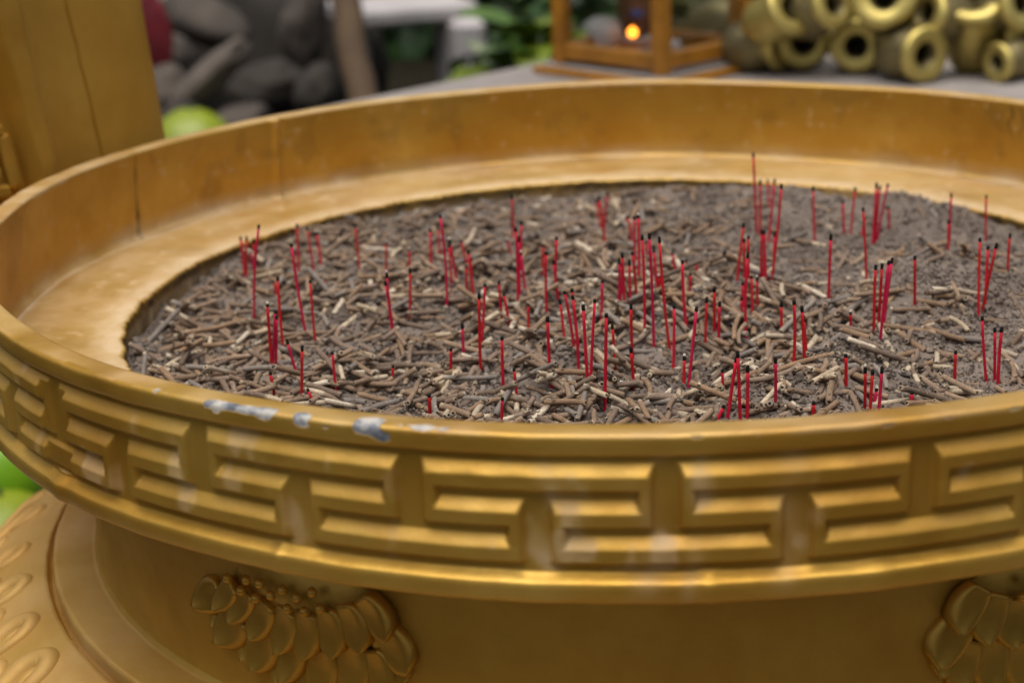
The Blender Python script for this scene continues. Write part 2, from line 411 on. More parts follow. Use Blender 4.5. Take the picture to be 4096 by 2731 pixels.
burn(revolve('body', SH, GOLD_BASE, 900, .0012, lambda R, Z, D: (.42+.3*fbm(D*.12, R*9, 2.0, 3))*sstep(-.9, -.5, Z), 5))
def shoulder(R):
    for (r0, z0), (r1, z1) in zip(SH[10:], SH[11:]):
        if r0 <= R <= r1: return z0+(z1-z0)*(R-r0)/(r1-r0)
    return SH[10][1]
# cloud scrolls embossed on the shoulder: hooks with a dished eye
def drape(th0, r0, ux, uy, rot, up=0.0):
    c_, s_ = math.cos(rot), math.sin(rot); ux, uy = ux*c_-uy*s_, ux*s_+uy*c_
    r = r0-ux; th = th0-uy/r0
    return (r*math.cos(th), r*math.sin(th), shoulder(r)+up)
def scroll(th0, r0, s, rot=0.0):
    ctl = np.array([(-.150, -.085), (-.105, -.040), (-.060, -.004), (-.015, .022), (.028, .029), (.057, .014), (.060, -.010), (.038, -.028), (.004, -.031), (-.022, -.022)])*s
    t = np.linspace(0, len(ctl)-1, 60); i0 = np.minimum(t.astype(int), len(ctl)-2); f = (t-i0)[:, None]
    g = lambda k: ctl[np.clip(i0+k, 0, len(ctl)-1)]
    p0, p1, p2, p3 = g(-1), g(0), g(1), g(2)
    c = .5*(2*p1+(p2-p0)*f+(2*p0-5*p1+4*p2-p3)*f**2+(3*p1-p0-3*p2+p3)*f**3)
    q = t/(len(ctl)-1); rad = s*(.0080+.0150*np.sin(PI*np.clip(q*.85+.1, 0, 1)))
    mb = MB(); mb.tube([drape(th0, r0, x, y, rot, -r_*.35) for (x, y), r_ in zip(c, rad)], rad, 12)
    o = mb.build('cloud_scroll', GOLD_BASE); burn(o)
    a = o.data.attributes.new('dust', 'FLOAT', 'POINT'); a.data.foreach_set('value', np.full(len(o.data.vertices), .45, np.float32))
    V = []; n = 24
    for j in range(6):
        w = j/5
        for k in range(n):
            b = 2*PI*k/n; V.append(drape(th0, r0, s*(.012+.042*w*math.cos(b)-.02*(1-math.sin(b))*w*.4), s*(-.006+.021*w*math.sin(b)), rot, .0100*s*(1-w*w)-.001))
    burn(mesh_obj('scroll_eye', V, grid_faces(6, n, True), GOLD_BASE, attrs={'dust': np.full(len(V), .35)}))
for (px, py, s, rot) in ((75, 2342, .66, .10), (98, 2502, .70, .0), (160, 2655, .82, -.05), (140, 2054, .58, .25), (80, 2208, .58, .15), (0, 2178, .46, .2), (-25, 2482, .60, .05), (155, 1986, .40, .4), (-30, 2350, .5, .1), (-30, 2700, .75, 0.0), (60, 2095, .36, .3)):
    P = on_z(px, py, -.49)
    for _ in range(6): P = on_z(px, py, shoulder(math.hypot(P[0], P[1])))
    th, r = math.atan2(P[1], P[0]), math.hypot(P[0], P[1])
    scroll(th, r+.045*s, s, rot)

# lotus reliefs on the neck
def petal_mesh(Lp, Wp, Tp):
    nu, nv = 15, 11; V = []
    for i in range(nu):
        f = i/(nu-1); w = 1.12*Wp*(math.sin(PI*min(f*.80+.14, 1))**.55)*(1 if f < .86 else math.sqrt(max(0.02, 1-((f-.86)/.141)**2)))
        for j in range(nv):
            g = j/(nv-1)*2-1
            V.append((Lp*(f-.5), g*w/2, Tp*((1-g**6)*(.55+.45*f)-.24*(1-g*g)*math.sin(PI*min(1, .12+f*.9)))+Tp*.45*f*f+Tp*.5*(g*.5)))
    V += [(v[0], v[1]*.97, -.008) for v in V]; n = nu*nv
    F = grid_faces(nu, nv).tolist(); F += [[a+n for a in f[::-1]] for f in F]
    ring = [j for j in range(nv)]+[i*nv+nv-1 for i in range(1, nu)]+[(nu-1)*nv+j for j in range(nv-2, -1, -1)]+[i*nv for i in range(nu-2, 0, -1)]
    F += [[ring[k], ring[k]+n, ring[(k+1) % len(ring)]+n, ring[(k+1) % len(ring)]] for k in range(len(ring))]
    return np.array(V), F
def lotus(shift, mirror):
    def pos(x, y):
        th, z = on_cyl(750+x/2.352, 2150+y/2.352, .862); return th, z
    thc, zc = pos(1050, 300)
    root = None
    parts = []
    def place(V, x, y, ang, lift, tilt=0.0):
        th, z = pos(x, y)
        du = (th-thc)
        if mirror: du = -du; ang = PI-ang
        th = thc+shift+du
        c, s = math.cos(ang), math.sin(ang)
        e_t = np.array([-math.sin(th), math.cos(th), 0]); e_r = np.array([math.cos(th), math.sin(th), 0]); e_z = np.array([0, 0, 1.0])
        X, Y, Zz = V[:, 0], V[:, 1], V[:, 2]+V[:, 0]*tilt
        u = X*c-Y*s; v = X*s+Y*c
        return np.array([.853+lift, 0, 0])[0]*e_r+np.array([0, 0, z])+u[:, None]*e_t+v[:, None]*e_z+Zz[:, None]*e_r
    th = thc+shift
    # the seed pod behind everything
    nu, nv = 14, 26; V = []
    for i in range(nu):
        for j in range(nv):
            f = (i/(nu-1))*2-1; g = (j/(nv-1))*2-1
            V.append((g*.098, f*.050, .022*max(0, 1-f*f*.8)*max(0, 1-g*g)**.6-.004))
    P = place(np.array(V), 1010, 560, -.22 if not mirror else -.22, .0)
    pod = mesh_obj('lotus_relief', P, grid_faces(nu, nv), GOLD_RELIEF); burn(pod)
    def child(name, V, F):
        o = mesh_obj(name, V, F, GOLD_RELIEF); o.parent = pod; return o
    inner = [(x_, y_-38, l_, w_*1.18, a_) for x_, y_, l_, w_, a_ in ((400, 560, .050, .028, 2.35), (545, 650, .058, .030, 2.25), (720, 780, .060, .034, 2.1), (930, 880, .062, .036, 1.85), (1140, 920, .062, .037, 1.65), (1370, 900, .062, .037, 1.45), (1590, 860, .060, .036, 1.2), (1790, 770, .058, .034, .95))]
    outer = [(1050+(x_-1050)*1.03, y_+28, l_*1.06, w_*1.12, a_) for x_, y_, l_, w_, a_ in ((215, 520, .050, .040, 2.6), (410, 820, .060, .046, 2.4), (690, 1010, .062, .048, 2.0), (960, 1130, .060, .036, 2.0), (1240, 1250, .070, .042, 1.75), (1520, 1230, .070, .044, 1.55), (1780, 1260, .060, .036, 1.3), (1900, 1030, .062, .046, .9))]
    for (x, y, l, w, a) in ((860, 1215, .05, .040, 1.95), (1100, 1350, .05, .040, 1.8), (1390, 1385, .055, .042, 1.6), (1660, 1375, .055, .042, 1.4), (560, 1035, .045, .040, 2.2), (300, 760, .04, .036, 2.5), (1930, 1210, .05, .040, 1.0)):
        V, F = petal_mesh(l, w, .010); child('petal', place(V, x, y, -a, .0, -.05), F)
    for k, (x, y, l, w, a) in enumerate(outer):
        V, F = petal_mesh(l, w, .013); child('petal', place(V, x, y, -a, .003, -.08), F)
    for k, (x, y, l, w, a) in enumerate(inner):
        V, F = petal_mesh(l, w, .013); child('petal', place(V, x, y, -a, .012, -.10), F)
    for (x, y) in ((485, 325), (660, 340), (780, 370), (610, 440), (745, 510), (880, 480), (990, 430), (1120, 500), (1260, 450), (1035, 605), (1190, 630), (1335, 600)):
        V = []; n = 10
        for i in range(6):
            a = PI/2*i/5
            for k in range(n): V.append((.0066*math.cos(a)*math.cos(2*PI*k/n), .0066*math.cos(a)*math.sin(2*PI*k/n), .0075*math.sin(a)))
        child('bead', place(np.array(V), x, y, 0, .026), grid_faces(6, n, True))
lotus(0.0, False)
lotus(math.radians(59.0), True)

# the upright ear handle at the side of the rim
def handle():
    th = math.radians(159.0)
    n = np.array([-math.cos(th), -math.sin(th), .10]); n /= np.linalg.norm(n)
    p0 = np.array([math.cos(th), math.sin(th), 0])*1.055
    def P(x, y): s = PW/2352.0; return on_plane(x*s, y*s, p0, n)
    zdn = np.array([0.10*math.cos(th), .10*math.sin(th), 1.0]); zdn /= np.linalg.norm(zdn)
    tv = np.cross(zdn, n); tv /= np.linalg.norm(tv)
    if tv@RT < 0: tv = -tv
    base = P(385, 310)
    def loc(x, y): q = P(x, y)-base; return q@tv, q@zdn
    ra, rb = loc(330, 0), loc(385, 310); sa, sb = loc(150, 0), loc(238, 360); ia, ib = loc(25, 104), loc(95, 412); ja, jb = loc(-13, 104), loc(73, 412)
    def line(a, b, z): f = (z-b[1])/(a[1]-b[1]); return b[0]+(a[0]-b[0])*f
    zs = np.linspace(-.165, .60, 42)
    ease = lambda z: .10*max(0, -z-.1)**1.5
    def W(u, z, w): return base+tv*u+zdn*z+n*w
    V = []
    for z in zs:
        r, s, i_, j_ = line(ra, rb, z), line(sa, sb, z), line(ia, ib, z), line(ja, jb, z)
        jag = .003*vnoise(z*30, 2.0); pro = [(r-.004, -.13), (r, -.12), (r, -.012), (r-.004, -.003), (r-.010, 0), (r-.04, .001), (s+.014+jag, .0015), (s+.006+jag, -.001), (s+.002+jag, -.010), (s-.002+jag, -.010), (s-.006+jag, .002), (s-.03, .003), (i_+.030, .002), (i_+.022, .004), (i_+.018, .024), (i_+.012, .029), (i_, .030), (j_+.004, .027), (j_, .020), (j_-.004, -.014), (j_-.02, -.016), (j_-.30, -.016), (j_-.30, -.13)]
        for (u, w) in pro: V.append(W(u+.001*vnoise(z*14, u*30), z, w+.0012*vnoise(z*18, u*25, 3.0)))
    m = 23
    o = mesh_obj('handle', V, grid_faces(len(zs), m, True), GOLD_DARK); burn(o); sharp(o, 40)
    mb = MB(); c = p0*1.0+np.array([0, 0, -.10])+np.array([math.cos(th), math.sin(th), 0])*.024; mb.box(c, .14, .42, .11, np.stack([np.array([math.cos(th), math.sin(th), 0]), np.array([-math.sin(th), math.cos(th), 0]), np.array([0, 0, 1.0])], 1), .01); k = mb.build('handle_bracket', GOLD_DARK, None, False); k.parent = o
    # key pattern bars in the sunk panel
    for (x0, y0, x1, y1) in ((10, 305, 44, 432), (-60, 300, 12, 300), (-50, 405, 8, 400), (-90, 330, -50, 420), (-95, 448, 30, 440)):
        a, b = np.array(loc(x0, y0)), np.array(loc(x1, y1)); mb = MB()
        d = b-a; l = np.linalg.norm(d); d /= l; q = np.array([-d[1], d[0]])
        A = tv*d[0]+zdn*d[1]; B = tv*q[0]+zdn*q[1]
        c = (a+b)/2; mb.box(W(c[0], c[1], -.008), l, .026, .020, np.stack([A, B, n], 1), .007)
        k = mb.build('handle_moulding', GOLD_DARK, None, False); k.parent = o
    return o
handle()

# ------------------------------------------------------------------ ash bed as a height map
RES = .0018; HALF = .80; NG = int(2*HALF/RES)+1
gx = np.linspace(-HALF, HALF, NG); GX, GY = np.meshgrid(gx, gx, indexing='ij')
RR = np.hypot(GX, GY)
def dens(x, y):
    """how thickly the burnt stubs lie (bare heaped ash to one side and at the far edge)"""
    d = 1.1-.70*sstep(.02, .34, x+.10*np.sin(5*y))
    d = d-.25*sstep(.1, .4, x)*sstep(-.15, .15, y)
    d = d-.62*sstep(.20, .55, y)*sstep(-.55, -.15, x)-.2*sstep(.45, .75, y)
    d = d-.9*np.exp(-(((x+.16)/.10)**2+((y+.28)/.05)**2))-.7*np.exp(-(((x+.27)/.09)**2+((y+.40)/.06)**2))-.6*np.exp(-(((x-.10)/.10)**2+((y+.14)/.06)**2))
    return np.clip(d+.30*vnoise(np.asarray(x)*7+3, np.asarray(y)*7), .10, 1.2)
HM = -.203+.030*(1-sstep(.1, .80, RR))+.012*fbm(GX*3.2, GY*3.2, 1.0, 3)+.0045*fbm(GX*14, GY*14, 2.0, 3)
HM += .016*sstep(.05, .55, GX)+.010*sstep(.2, .7, GY)
for (x, y, r, h) in ((.38, -.16, .11, .022), (.25, -.40, .10, .024), (.10, -.12, .08, .014), (-.17, -.30, .08, .016), (.50, .05, .14, .020), (.20, .45, .15, .018), (.45, .42, .13, .020), (-.28, -.44, .07, .010), (.30, -.28, .06, .012)):
    HM += 1.45*h*np.exp(-(((GX-x)/r)**2+((GY-y)/r)**2))*(1+.35*fbm(GX*20, GY*20, x, 2))
def stamp_disc(cx, cy, zc, r, bump_only=True, flat=.8):
    i0, i1 = int((cx-r+HALF)/RES), int((cx+r+HALF)/RES)+2; j0, j1 = int((cy-r+HALF)/RES), int((cy+r+HALF)/RES)+2
    i0, j0 = max(i0, 0), max(j0, 0); i1, j1 = min(i1, NG), min(j1, NG)
    if i1 <= i0 or j1 <= j0: return
    d2 = (GX[i0:i1, j0:j1]-cx)**2+(GY[i0:i1, j0:j1]-cy)**2
    h = zc+flat*np.sqrt(np.maximum(r*r-d2, 0))
    S = HM[i0:i1, j0:j1]; np.maximum(S, np.where(d2 < r*r, h, -9), out=S)
def hm_at(x, y):
    i = np.clip(((np.asarray(x)+HALF)/RES).round().astype(int), 0, NG-1); j = np.clip(((np.asarray(y)+HALF)/RES).round().astype(int), 0, NG-1)
    return HM[i, j]
DIP = on_z(3325, 790, -.17)
HM -= .040*np.exp(-(((GX-DIP[0])/.075)**2+((GY-DIP[1])/.05)**2))
def billow(f, sd): return 1-np.abs(vnoise(GX*f+sd, GY*f+sd*.7, sd))*2
lump = sstep(-.3, .5, fbm(GX*13+5, GY*13, 3.0, 3))
HM += (.0070*billow(34, 1.3)+.0042*billow(78, 2.1))*(.45+.75*lump)+.0016*billow(165, 4.7)
SOIL = HM.copy()

# ------------------------------------------------------------------ burnt stubs dropped one by one on the ash
def stub_axis(Ls, bend, n):
    s = np.linspace(-.5, .5, n)
    if abs(bend) < 1e-3: return np.stack([s*Ls, 0*s, 0*s], -1)
    R = Ls/bend; a = s*bend
    return np.stack([R*np.sin(a), R*(1-np.cos(a))-R*(1-math.cos(bend/2))/2, 0*s], -1)
BROWNS = [(.215, .148, .102), (.180, .126, .090), (.245, .172, .120), (.200, .146, .112), (.155, .112, .086), (.23, .150, .094)]
PALES = [(.52, .42, .30), (.46, .36, .25), (.58, .49, .38), (.42, .34, .25)]
GREYS = [(.24, .205, .175), (.20, .17, .15)]
stubs = []
NSTUB = 2750
tries = 0
while len(stubs) < NSTUB and tries < 40000:
    tries += 1
    a, r = rng.random()*2*PI, .772*math.sqrt(rng.random()); x, y = r*math.cos(a), r*math.sin(a)
    if y < -.58 and rng.random() < .6: continue
    if rng.random() > float(dens(x, y))/1.2: continue
    Ls = float(np.clip(rng.gamma(6.0, .0076), .018, .085)); rad = float(rng.normal(.0039, .00034)); rad = min(max(rad, .0031), .0047)
    bend = float(rng.normal(0, .48)) if rng.random() < .65 else float(rng.normal(0, .08))
    if rng.random() < .06: bend = float(rng.choice([-1, 1])*rng.uniform(.7, 1.2))
    yaw = float(rng.random()*2*PI)
    ax = stub_axis(Ls, bend, 11); c, s = math.cos(yaw), math.sin(yaw)
    px, py = x+ax[:, 0]*c-ax[:, 1]*s, y+ax[:, 0]*s+ax[:, 1]*c
    if (np.hypot(px, py) > .781).any(): continue
    h = hm_at(px, py)+rad; sv = ax[:, 0]/Ls
    best = (-9, 0, 0)
    for i in range(0, 5):
        for j in range(6, 11):
            t = (0-sv[i])/(sv[j]-sv[i]); z0 = h[i]+(h[j]-h[i])*t
            if z0 > best[0]: best = (z0, (h[j]-h[i])/(sv[j]-sv[i]), 0)
    z0, sl = best[0], best[1]
    if h[5] > z0: z0 = h[5]
    lim = .55*Ls
    if rng.random() < .035: sl = float(rng.choice([-1, 1])*rng.uniform(.5, 1.3))*Ls; z0 -= .15*abs(sl); lim = 2*Ls
    sl = max(-lim, min(lim, sl)); z0 -= rad*rng.uniform(.3, 1.35)
    if z0 > float(SOIL[int((x+HALF)/RES), int((y+HALF)/RES)])+.034: continue
    pz = z0+sl*sv
    m = max(int(Ls/.0028), 4); ff = np.linspace(0, 10, m)
    for f in ff:
        stamp_disc(np.interp(f, range(11), px), np.interp(f, range(11), py), np.interp(f, range(11), pz), rad, flat=1.0)
    k = rng.random()
    palep = .03+.04*float(sstep(-.1, .15, x))*(y < 0)
    mode = 'pale' if k < palep else ('half' if k < palep+.10 else ('grey' if k < palep+.24 else 'brown'))
    stubs.append(dict(x=x, y=y, z=z0, yaw=yaw, L=Ls, rad=rad, bend=bend, sl=sl/Ls, mode=mode, pts=np.stack([px, py, pz], -1)))

def stub_geo(S, seg=13, sides=10):
    Ls, rad = S['L'], S['rad']
    ax = stub_axis(Ls, S['bend'], seg)
    T = np.gradient(ax, axis=0); T /= np.linalg.norm(T, axis=1)[:, None]
    Bn = np.array([0, 0, 1.0]); A = np.cross(np.broadcast_to(Bn, T.shape), T)
    ang = 2*PI*np.arange(sides)/sides
    sd = rng.random()*100
    rw = rad*(1+.10*vnoise(np.arange(seg)[:, None]*.7+sd, np.cos(ang)*1.3, np.sin(ang)*1.3+sd))
    ring = lambda i, r, off: ax[i]+T[i]*off+(np.cos(ang)*r)[:, None]*A[i]+(np.sin(ang)*r)[:, None]*Bn
    rows = []
    j0 = rad*.6*vnoise(np.cos(ang)*1.6+sd, np.sin(ang)*1.6)[:, None]; j1 = rad*.6*vnoise(np.cos(ang)*1.6, np.sin(ang)*1.6+sd)[:, None]
    hr = rad*.34
    rows.append(ring(0, hr, rad*2.2)); rows.append(ring(0, hr, 0)+T[0]*j0*.4)
    rows.append(ring(0, rw[0]*.80, 0)+T[0]*j0); rows.append(ring(0, rw[0]*.97, rad*.12)+T[0]*j0)
    for i in range(1, seg-1): rows.append(ring(i, rw[i], 0))
    e = seg-1
    rows.append(ring(e, rw[e]*.97, -rad*.12)+T[e]*j1); rows.append(ring(e, rw[e]*.80, 0)+T[e]*j1)
    rows.append(ring(e, hr, 0)+T[e]*j1*.4); rows.append(ring(e, hr, -rad*2.2))
    V = np.concatenate(rows); nr = len(rows)
    F = grid_faces(nr, sides, True)
    base = np.array(BROWNS[rng.integers(len(BROWNS))])*np.array([1.07, 1.05, 1.02])*rng.uniform(.85, 1.15); pale = np.array(PALES[rng.integers(len(PALES))])
    if S['mode'] == 'grey': base = np.array(GREYS[rng.integers(2)])
    C = np.tile(base, (len(V), 1))
    f = V[:, 0]/Ls+.5+.035*vnoise(np.tile(np.cos(ang)*2, nr)+sd, np.tile(np.sin(ang)*2, nr))
    if S['mode'] == 'pale': C[:] = pale; C = C*(1-.25*sstep(.1, .9, vnoise(V[:, 0]*60+sd, V[:, 1]*200, V[:, 2]*200))[:, None])
    if S['mode'] == 'half':
        cut = S.setdefault('cut', float(rng.uniform(.3, .7))); w = sstep(cut-.03, cut+.03, f)[:, None]
        C = C*(1-w)+pale*w
    else:
        ej = rng.random(2) < .35
        for kk, w in ((0, sstep(.10, .02, f)), (1, sstep(.90, .98, f))):
            if ej[kk]: C = C*(1-.6*w[:, None])+pale*.6*w[:, None]
    C[:2*sides] *= .55; C[-2*sides:] *= .55                     # colour darkened inside the bore
    C[2*sides:3*sides] = C[2*sides:3*sides]*.4+pale*.6; C[-3*sides:-2*sides] = C[-3*sides:-2*sides]*.4+pale*.6
    return V, F, C
def stub_matrix(S):
    b = math.atan(S['sl'])
    return Matrix.Translation(Vector((S['x'], S['y'], S['z']))*K) @ Matrix.Rotation(S['yaw'], 4, 'Z') @ Matrix.Rotation(-b, 4, 'Y')
# how large each shows
for S in stubs:
    u, v, d = project(S['pts'].mean(0))
    tops = S['pts'][:, 2]+S['rad']; vis = (tops > hm_at(S['pts'][:, 0], S['pts'][:, 1])-S['rad']*.8).mean()
    p0, p1 = project(S['pts'][0]), project(S['pts'][-1]); lpx = math.hypot(p0[0]-p1[0], p0[1]-p1[1])
    hid = v > 1590 or u < 300 or u > 4040
    if v > 1470 and (u < 1150 or u > 3800): hid = True
    S['u'], S['v'], S['lpx'] = u, v, lpx
    S['score'] = -1 if hid else (lpx+20)*S['rad']/d*(.15+vis**2)
order = sorted(range(len(stubs)), key=lambda i: -stubs[i]['score'])
chosen = set(order[:300])
ORD = ['', 'second', 'third', 'fourth', 'fifth', 'sixth', 'seventh', 'eighth', 'ninth', 'tenth', 'eleventh', 'twelfth', 'thirteenth', 'fourteenth', 'fifteenth', 'sixteenth', 'seventeenth', 'eighteenth', 'nineteenth', 'twentieth', 'twenty-first', 'twenty-second', 'twenty-third', 'twenty-fourth', 'twenty-fifth']
XB = [(0, 'far left'), (1000, 'left'), (1550, 'centre left'), (2050, 'centre'), (2550, 'centre right'), (3050, 'right'), (3550, 'far right')]
YB = [(0, 'back'), (1150, 'middle'), (1300, 'near middle'), (1400, 'front'), (1490, 'very front')]
def patch(u, v):
    xb = [n for t, n in XB if u >= t][-1]; yb = [n for t, n in YB if v >= t][-1]
    return yb, xb
lab = {}
for i in chosen:
    S = stubs[i]
    ln = 'long' if S['L'] > .052 else ('short' if S['L'] < .030 else 'medium')
    bd = 'curved' if abs(S['bend']) > .30 else 'straight'
    cl = {'brown': 'brown', 'pale': 'pale', 'half': 'two-toned', 'grey': 'grey'}[S['mode']]
    p0, p1 = project(S['pts'][0]), project(S['pts'][-1])
    if p0[0] > p1[0]: p0, p1 = p1, p0
    dx, dy = p1[0]-p0[0], p0[1]-p1[1]
    og = math.degrees(math.atan2(dy, dx))
    orr = 'lying level' if abs(og) < 14 else ('rising right' if 0 < og < 62 else ('falling right' if -62 < og < 0 else 'end-on'))
    yb, xb = patch(S['u'], S['v'])
    S['lab'] = f"{ln} {bd} {cl} stub {orr}, in the {yb} {xb} ash"
    lab.setdefault(S['lab'], []).append(i)
for l, ids in lab.items():
    if len(ids) > 1:
        ids.sort(key=lambda i: stubs[i]['u'])
        for k, i in enumerate(ids): stubs[i]['lab'] = l.replace(' stub ', ' stub ', 1)+(', first from left' if k == 0 else f', {ORD[k]} from left')
def cut_words(s, n=16):
    w = s.split()
    return s if len(w) <= n else s.replace('half pale half brown', 'two-toned').replace('slanting up to the right', 'slanting up right').replace('slanting down to the right', 'slanting down right').replace('pointing at the viewer', 'pointing forward')
bV, bF, bC, off = [], [], [], 0
for i, S in enumerate(stubs):
    if i in chosen:
        V, F, C = stub_geo(S, 15, 12)
        o = mesh_obj('incense_stub', V, F, STUB, attrs={'tint': C}); o.matrix_world = stub_matrix(S)
        tag(o, cut_words(S['lab']), 'incense stub', 'burnt incense stubs lying on the ash')
    else:
        V, F, C = stub_geo(S, 9, 8)
        M = np.array(stub_matrix(S)); V2 = (V*K)@M[:3, :3].T+M[:3, 3]
        bV.append(V2/K); bF.append(F+off); bC.append(C); off += len(V)
# broken flakes and splinters of burnt stubs
for _ in range(5200):
    a, r = rng.random()*2*PI, .78*math.sqrt(rng.random()); x, y = r*math.cos(a), r*math.sin(a)
    if y < -.55 or rng.random() > .35+.6*float(dens(x, y)): continue
    sz = rng.uniform(.0016, .0048); n = 7
    t = np.sort(rng.random(n))*2*PI; q = sz*rng.uniform(.6, 1.2, n)
    top = np.stack([q*np.cos(t)*1.5, q*np.sin(t)*.8, .12*sz*rng.normal(0, 1, n)], -1); V = np.concatenate([top, top*[.9, .9, 1]-[0, 0, sz*.35]])
    M = np.array(Matrix.Rotation(rng.random()*2*PI, 3, 'Z') @ Matrix.Rotation(rng.uniform(-.8, .8), 3, 'X'))
    V = V@M.T+[x, y, float(hm_at(x, y))+sz*.25]
    F = [[k, (k+1) % n, n+(k+1) % n, n+k] for k in range(n)]+[[0, 1, 2, 3], [0, 3, 4, 4], [0, 4, 5, 6], [n+3, n+2, n+1, n], [n+6, n+5, n+4, n+3], [n, n+6, n+3, n+3]]
    F = np.array(F); c = np.array(PALES[rng.integers(4)] if rng.random() < .5 else BROWNS[rng.integers(6)])*rng.uniform(.7, 1.1)
    bV.append(V); bF.append(F+off); bC.append(np.tile(c, (len(V), 1))); off += len(V)
o = mesh_obj('ash_litter', np.concatenate(bV), np.concatenate(bF), STUB, attrs={'tint': np.concatenate(bC)})
tag(o, 'dense litter of smaller and half buried burnt incense stubs across the ash', 'ash litter', None, 'stuff')
# the loose ash itself
inside = RR <= .789
idx = -np.ones(GX.shape, int); idx[inside] = np.arange(inside.sum())
V = np.stack([GX[inside], GY[inside], SOIL[inside]], -1)
q = np.stack([idx[:-1, :-1], idx[1:, :-1], idx[1:, 1:], idx[:-1, 1:]], -1).reshape(-1, 4)
o = mesh_obj('ash_bed', V, q[(q >= 0).all(1)], ASH)
tag(o, 'bed of crumbly grey brown incense ash filling the gold burner', 'ash', None, 'stuff')

# crumbs of ash heaped over it
phi = (1+5**.5)/2
ICO = np.array([(-1, phi, 0), (1, phi, 0), (-1, -phi, 0), (1, -phi, 0), (0, -1, phi), (0, 1, phi), (0, -1, -phi), (0, 1, -phi), (phi, 0, -1), (phi, 0, 1), (-phi, 0, -1), (-phi, 0, 1)])/math.sqrt(1+phi*phi)
ICF = np.array([(0, 11, 5), (0, 5, 1), (0, 1, 7), (0, 7, 10), (0, 10, 11), (1, 5, 9), (5, 11, 4), (11, 10, 2), (10, 7, 6), (7, 1, 8), (3, 9, 4), (3, 4, 2), (3, 2, 6), (3, 6, 8), (3, 8, 9), (4, 9, 5), (2, 4, 11), (6, 2, 10), (8, 6, 7), (9, 8, 1)])
NC = 120000
a, r = rng.random(NC)*2*PI, .785*np.sqrt(rng.random(NC)); cx, cy = r*np.cos(a), r*np.sin(a)
clus = fbm(cx*16+2, cy*16, 7.0, 3)
keep = (rng.random(NC) < np.clip(.55+.7*clus+.25*(1-dens(cx, cy)), .05, 1))*((cy < .3)+(rng.random(NC) < .5) > 0)*((cy > -.55)+(rng.random(NC) < .4) > 0)
cx, cy, clus = cx[keep], cy[keep], clus[keep]; m = len(cx)
cs = .0012+.0036*rng.random(m)**3.0
i_ = ((cx+HALF)/RES).astype(int); j_ = ((cy+HALF)/RES).astype(int)
cz = SOIL[i_, j_]+cs*rng.uniform(-.1, .8, m)+.006*np.clip(clus, 0, 1)*rng.random(m)**2
V = ICO[None]*(1+.42*rng.normal(0, 1, (m, 12, 1)).clip(-1.4, 1.6))*cs[:, None, None]*rng.uniform(.6, 1.4, (m, 1, 3))+np.stack([cx, cy, cz], -1)[:, None]
F = (ICF[None]+12*np.arange(m)[:, None, None]).reshape(-1, 3)
o = mesh_obj('ash_crumbs', V.reshape(-1, 3), F, ASH, smooth=False)
tag(o, 'loose grey brown crumbs of incense ash strewn over the ash bed', 'ash crumbs', None, 'stuff')

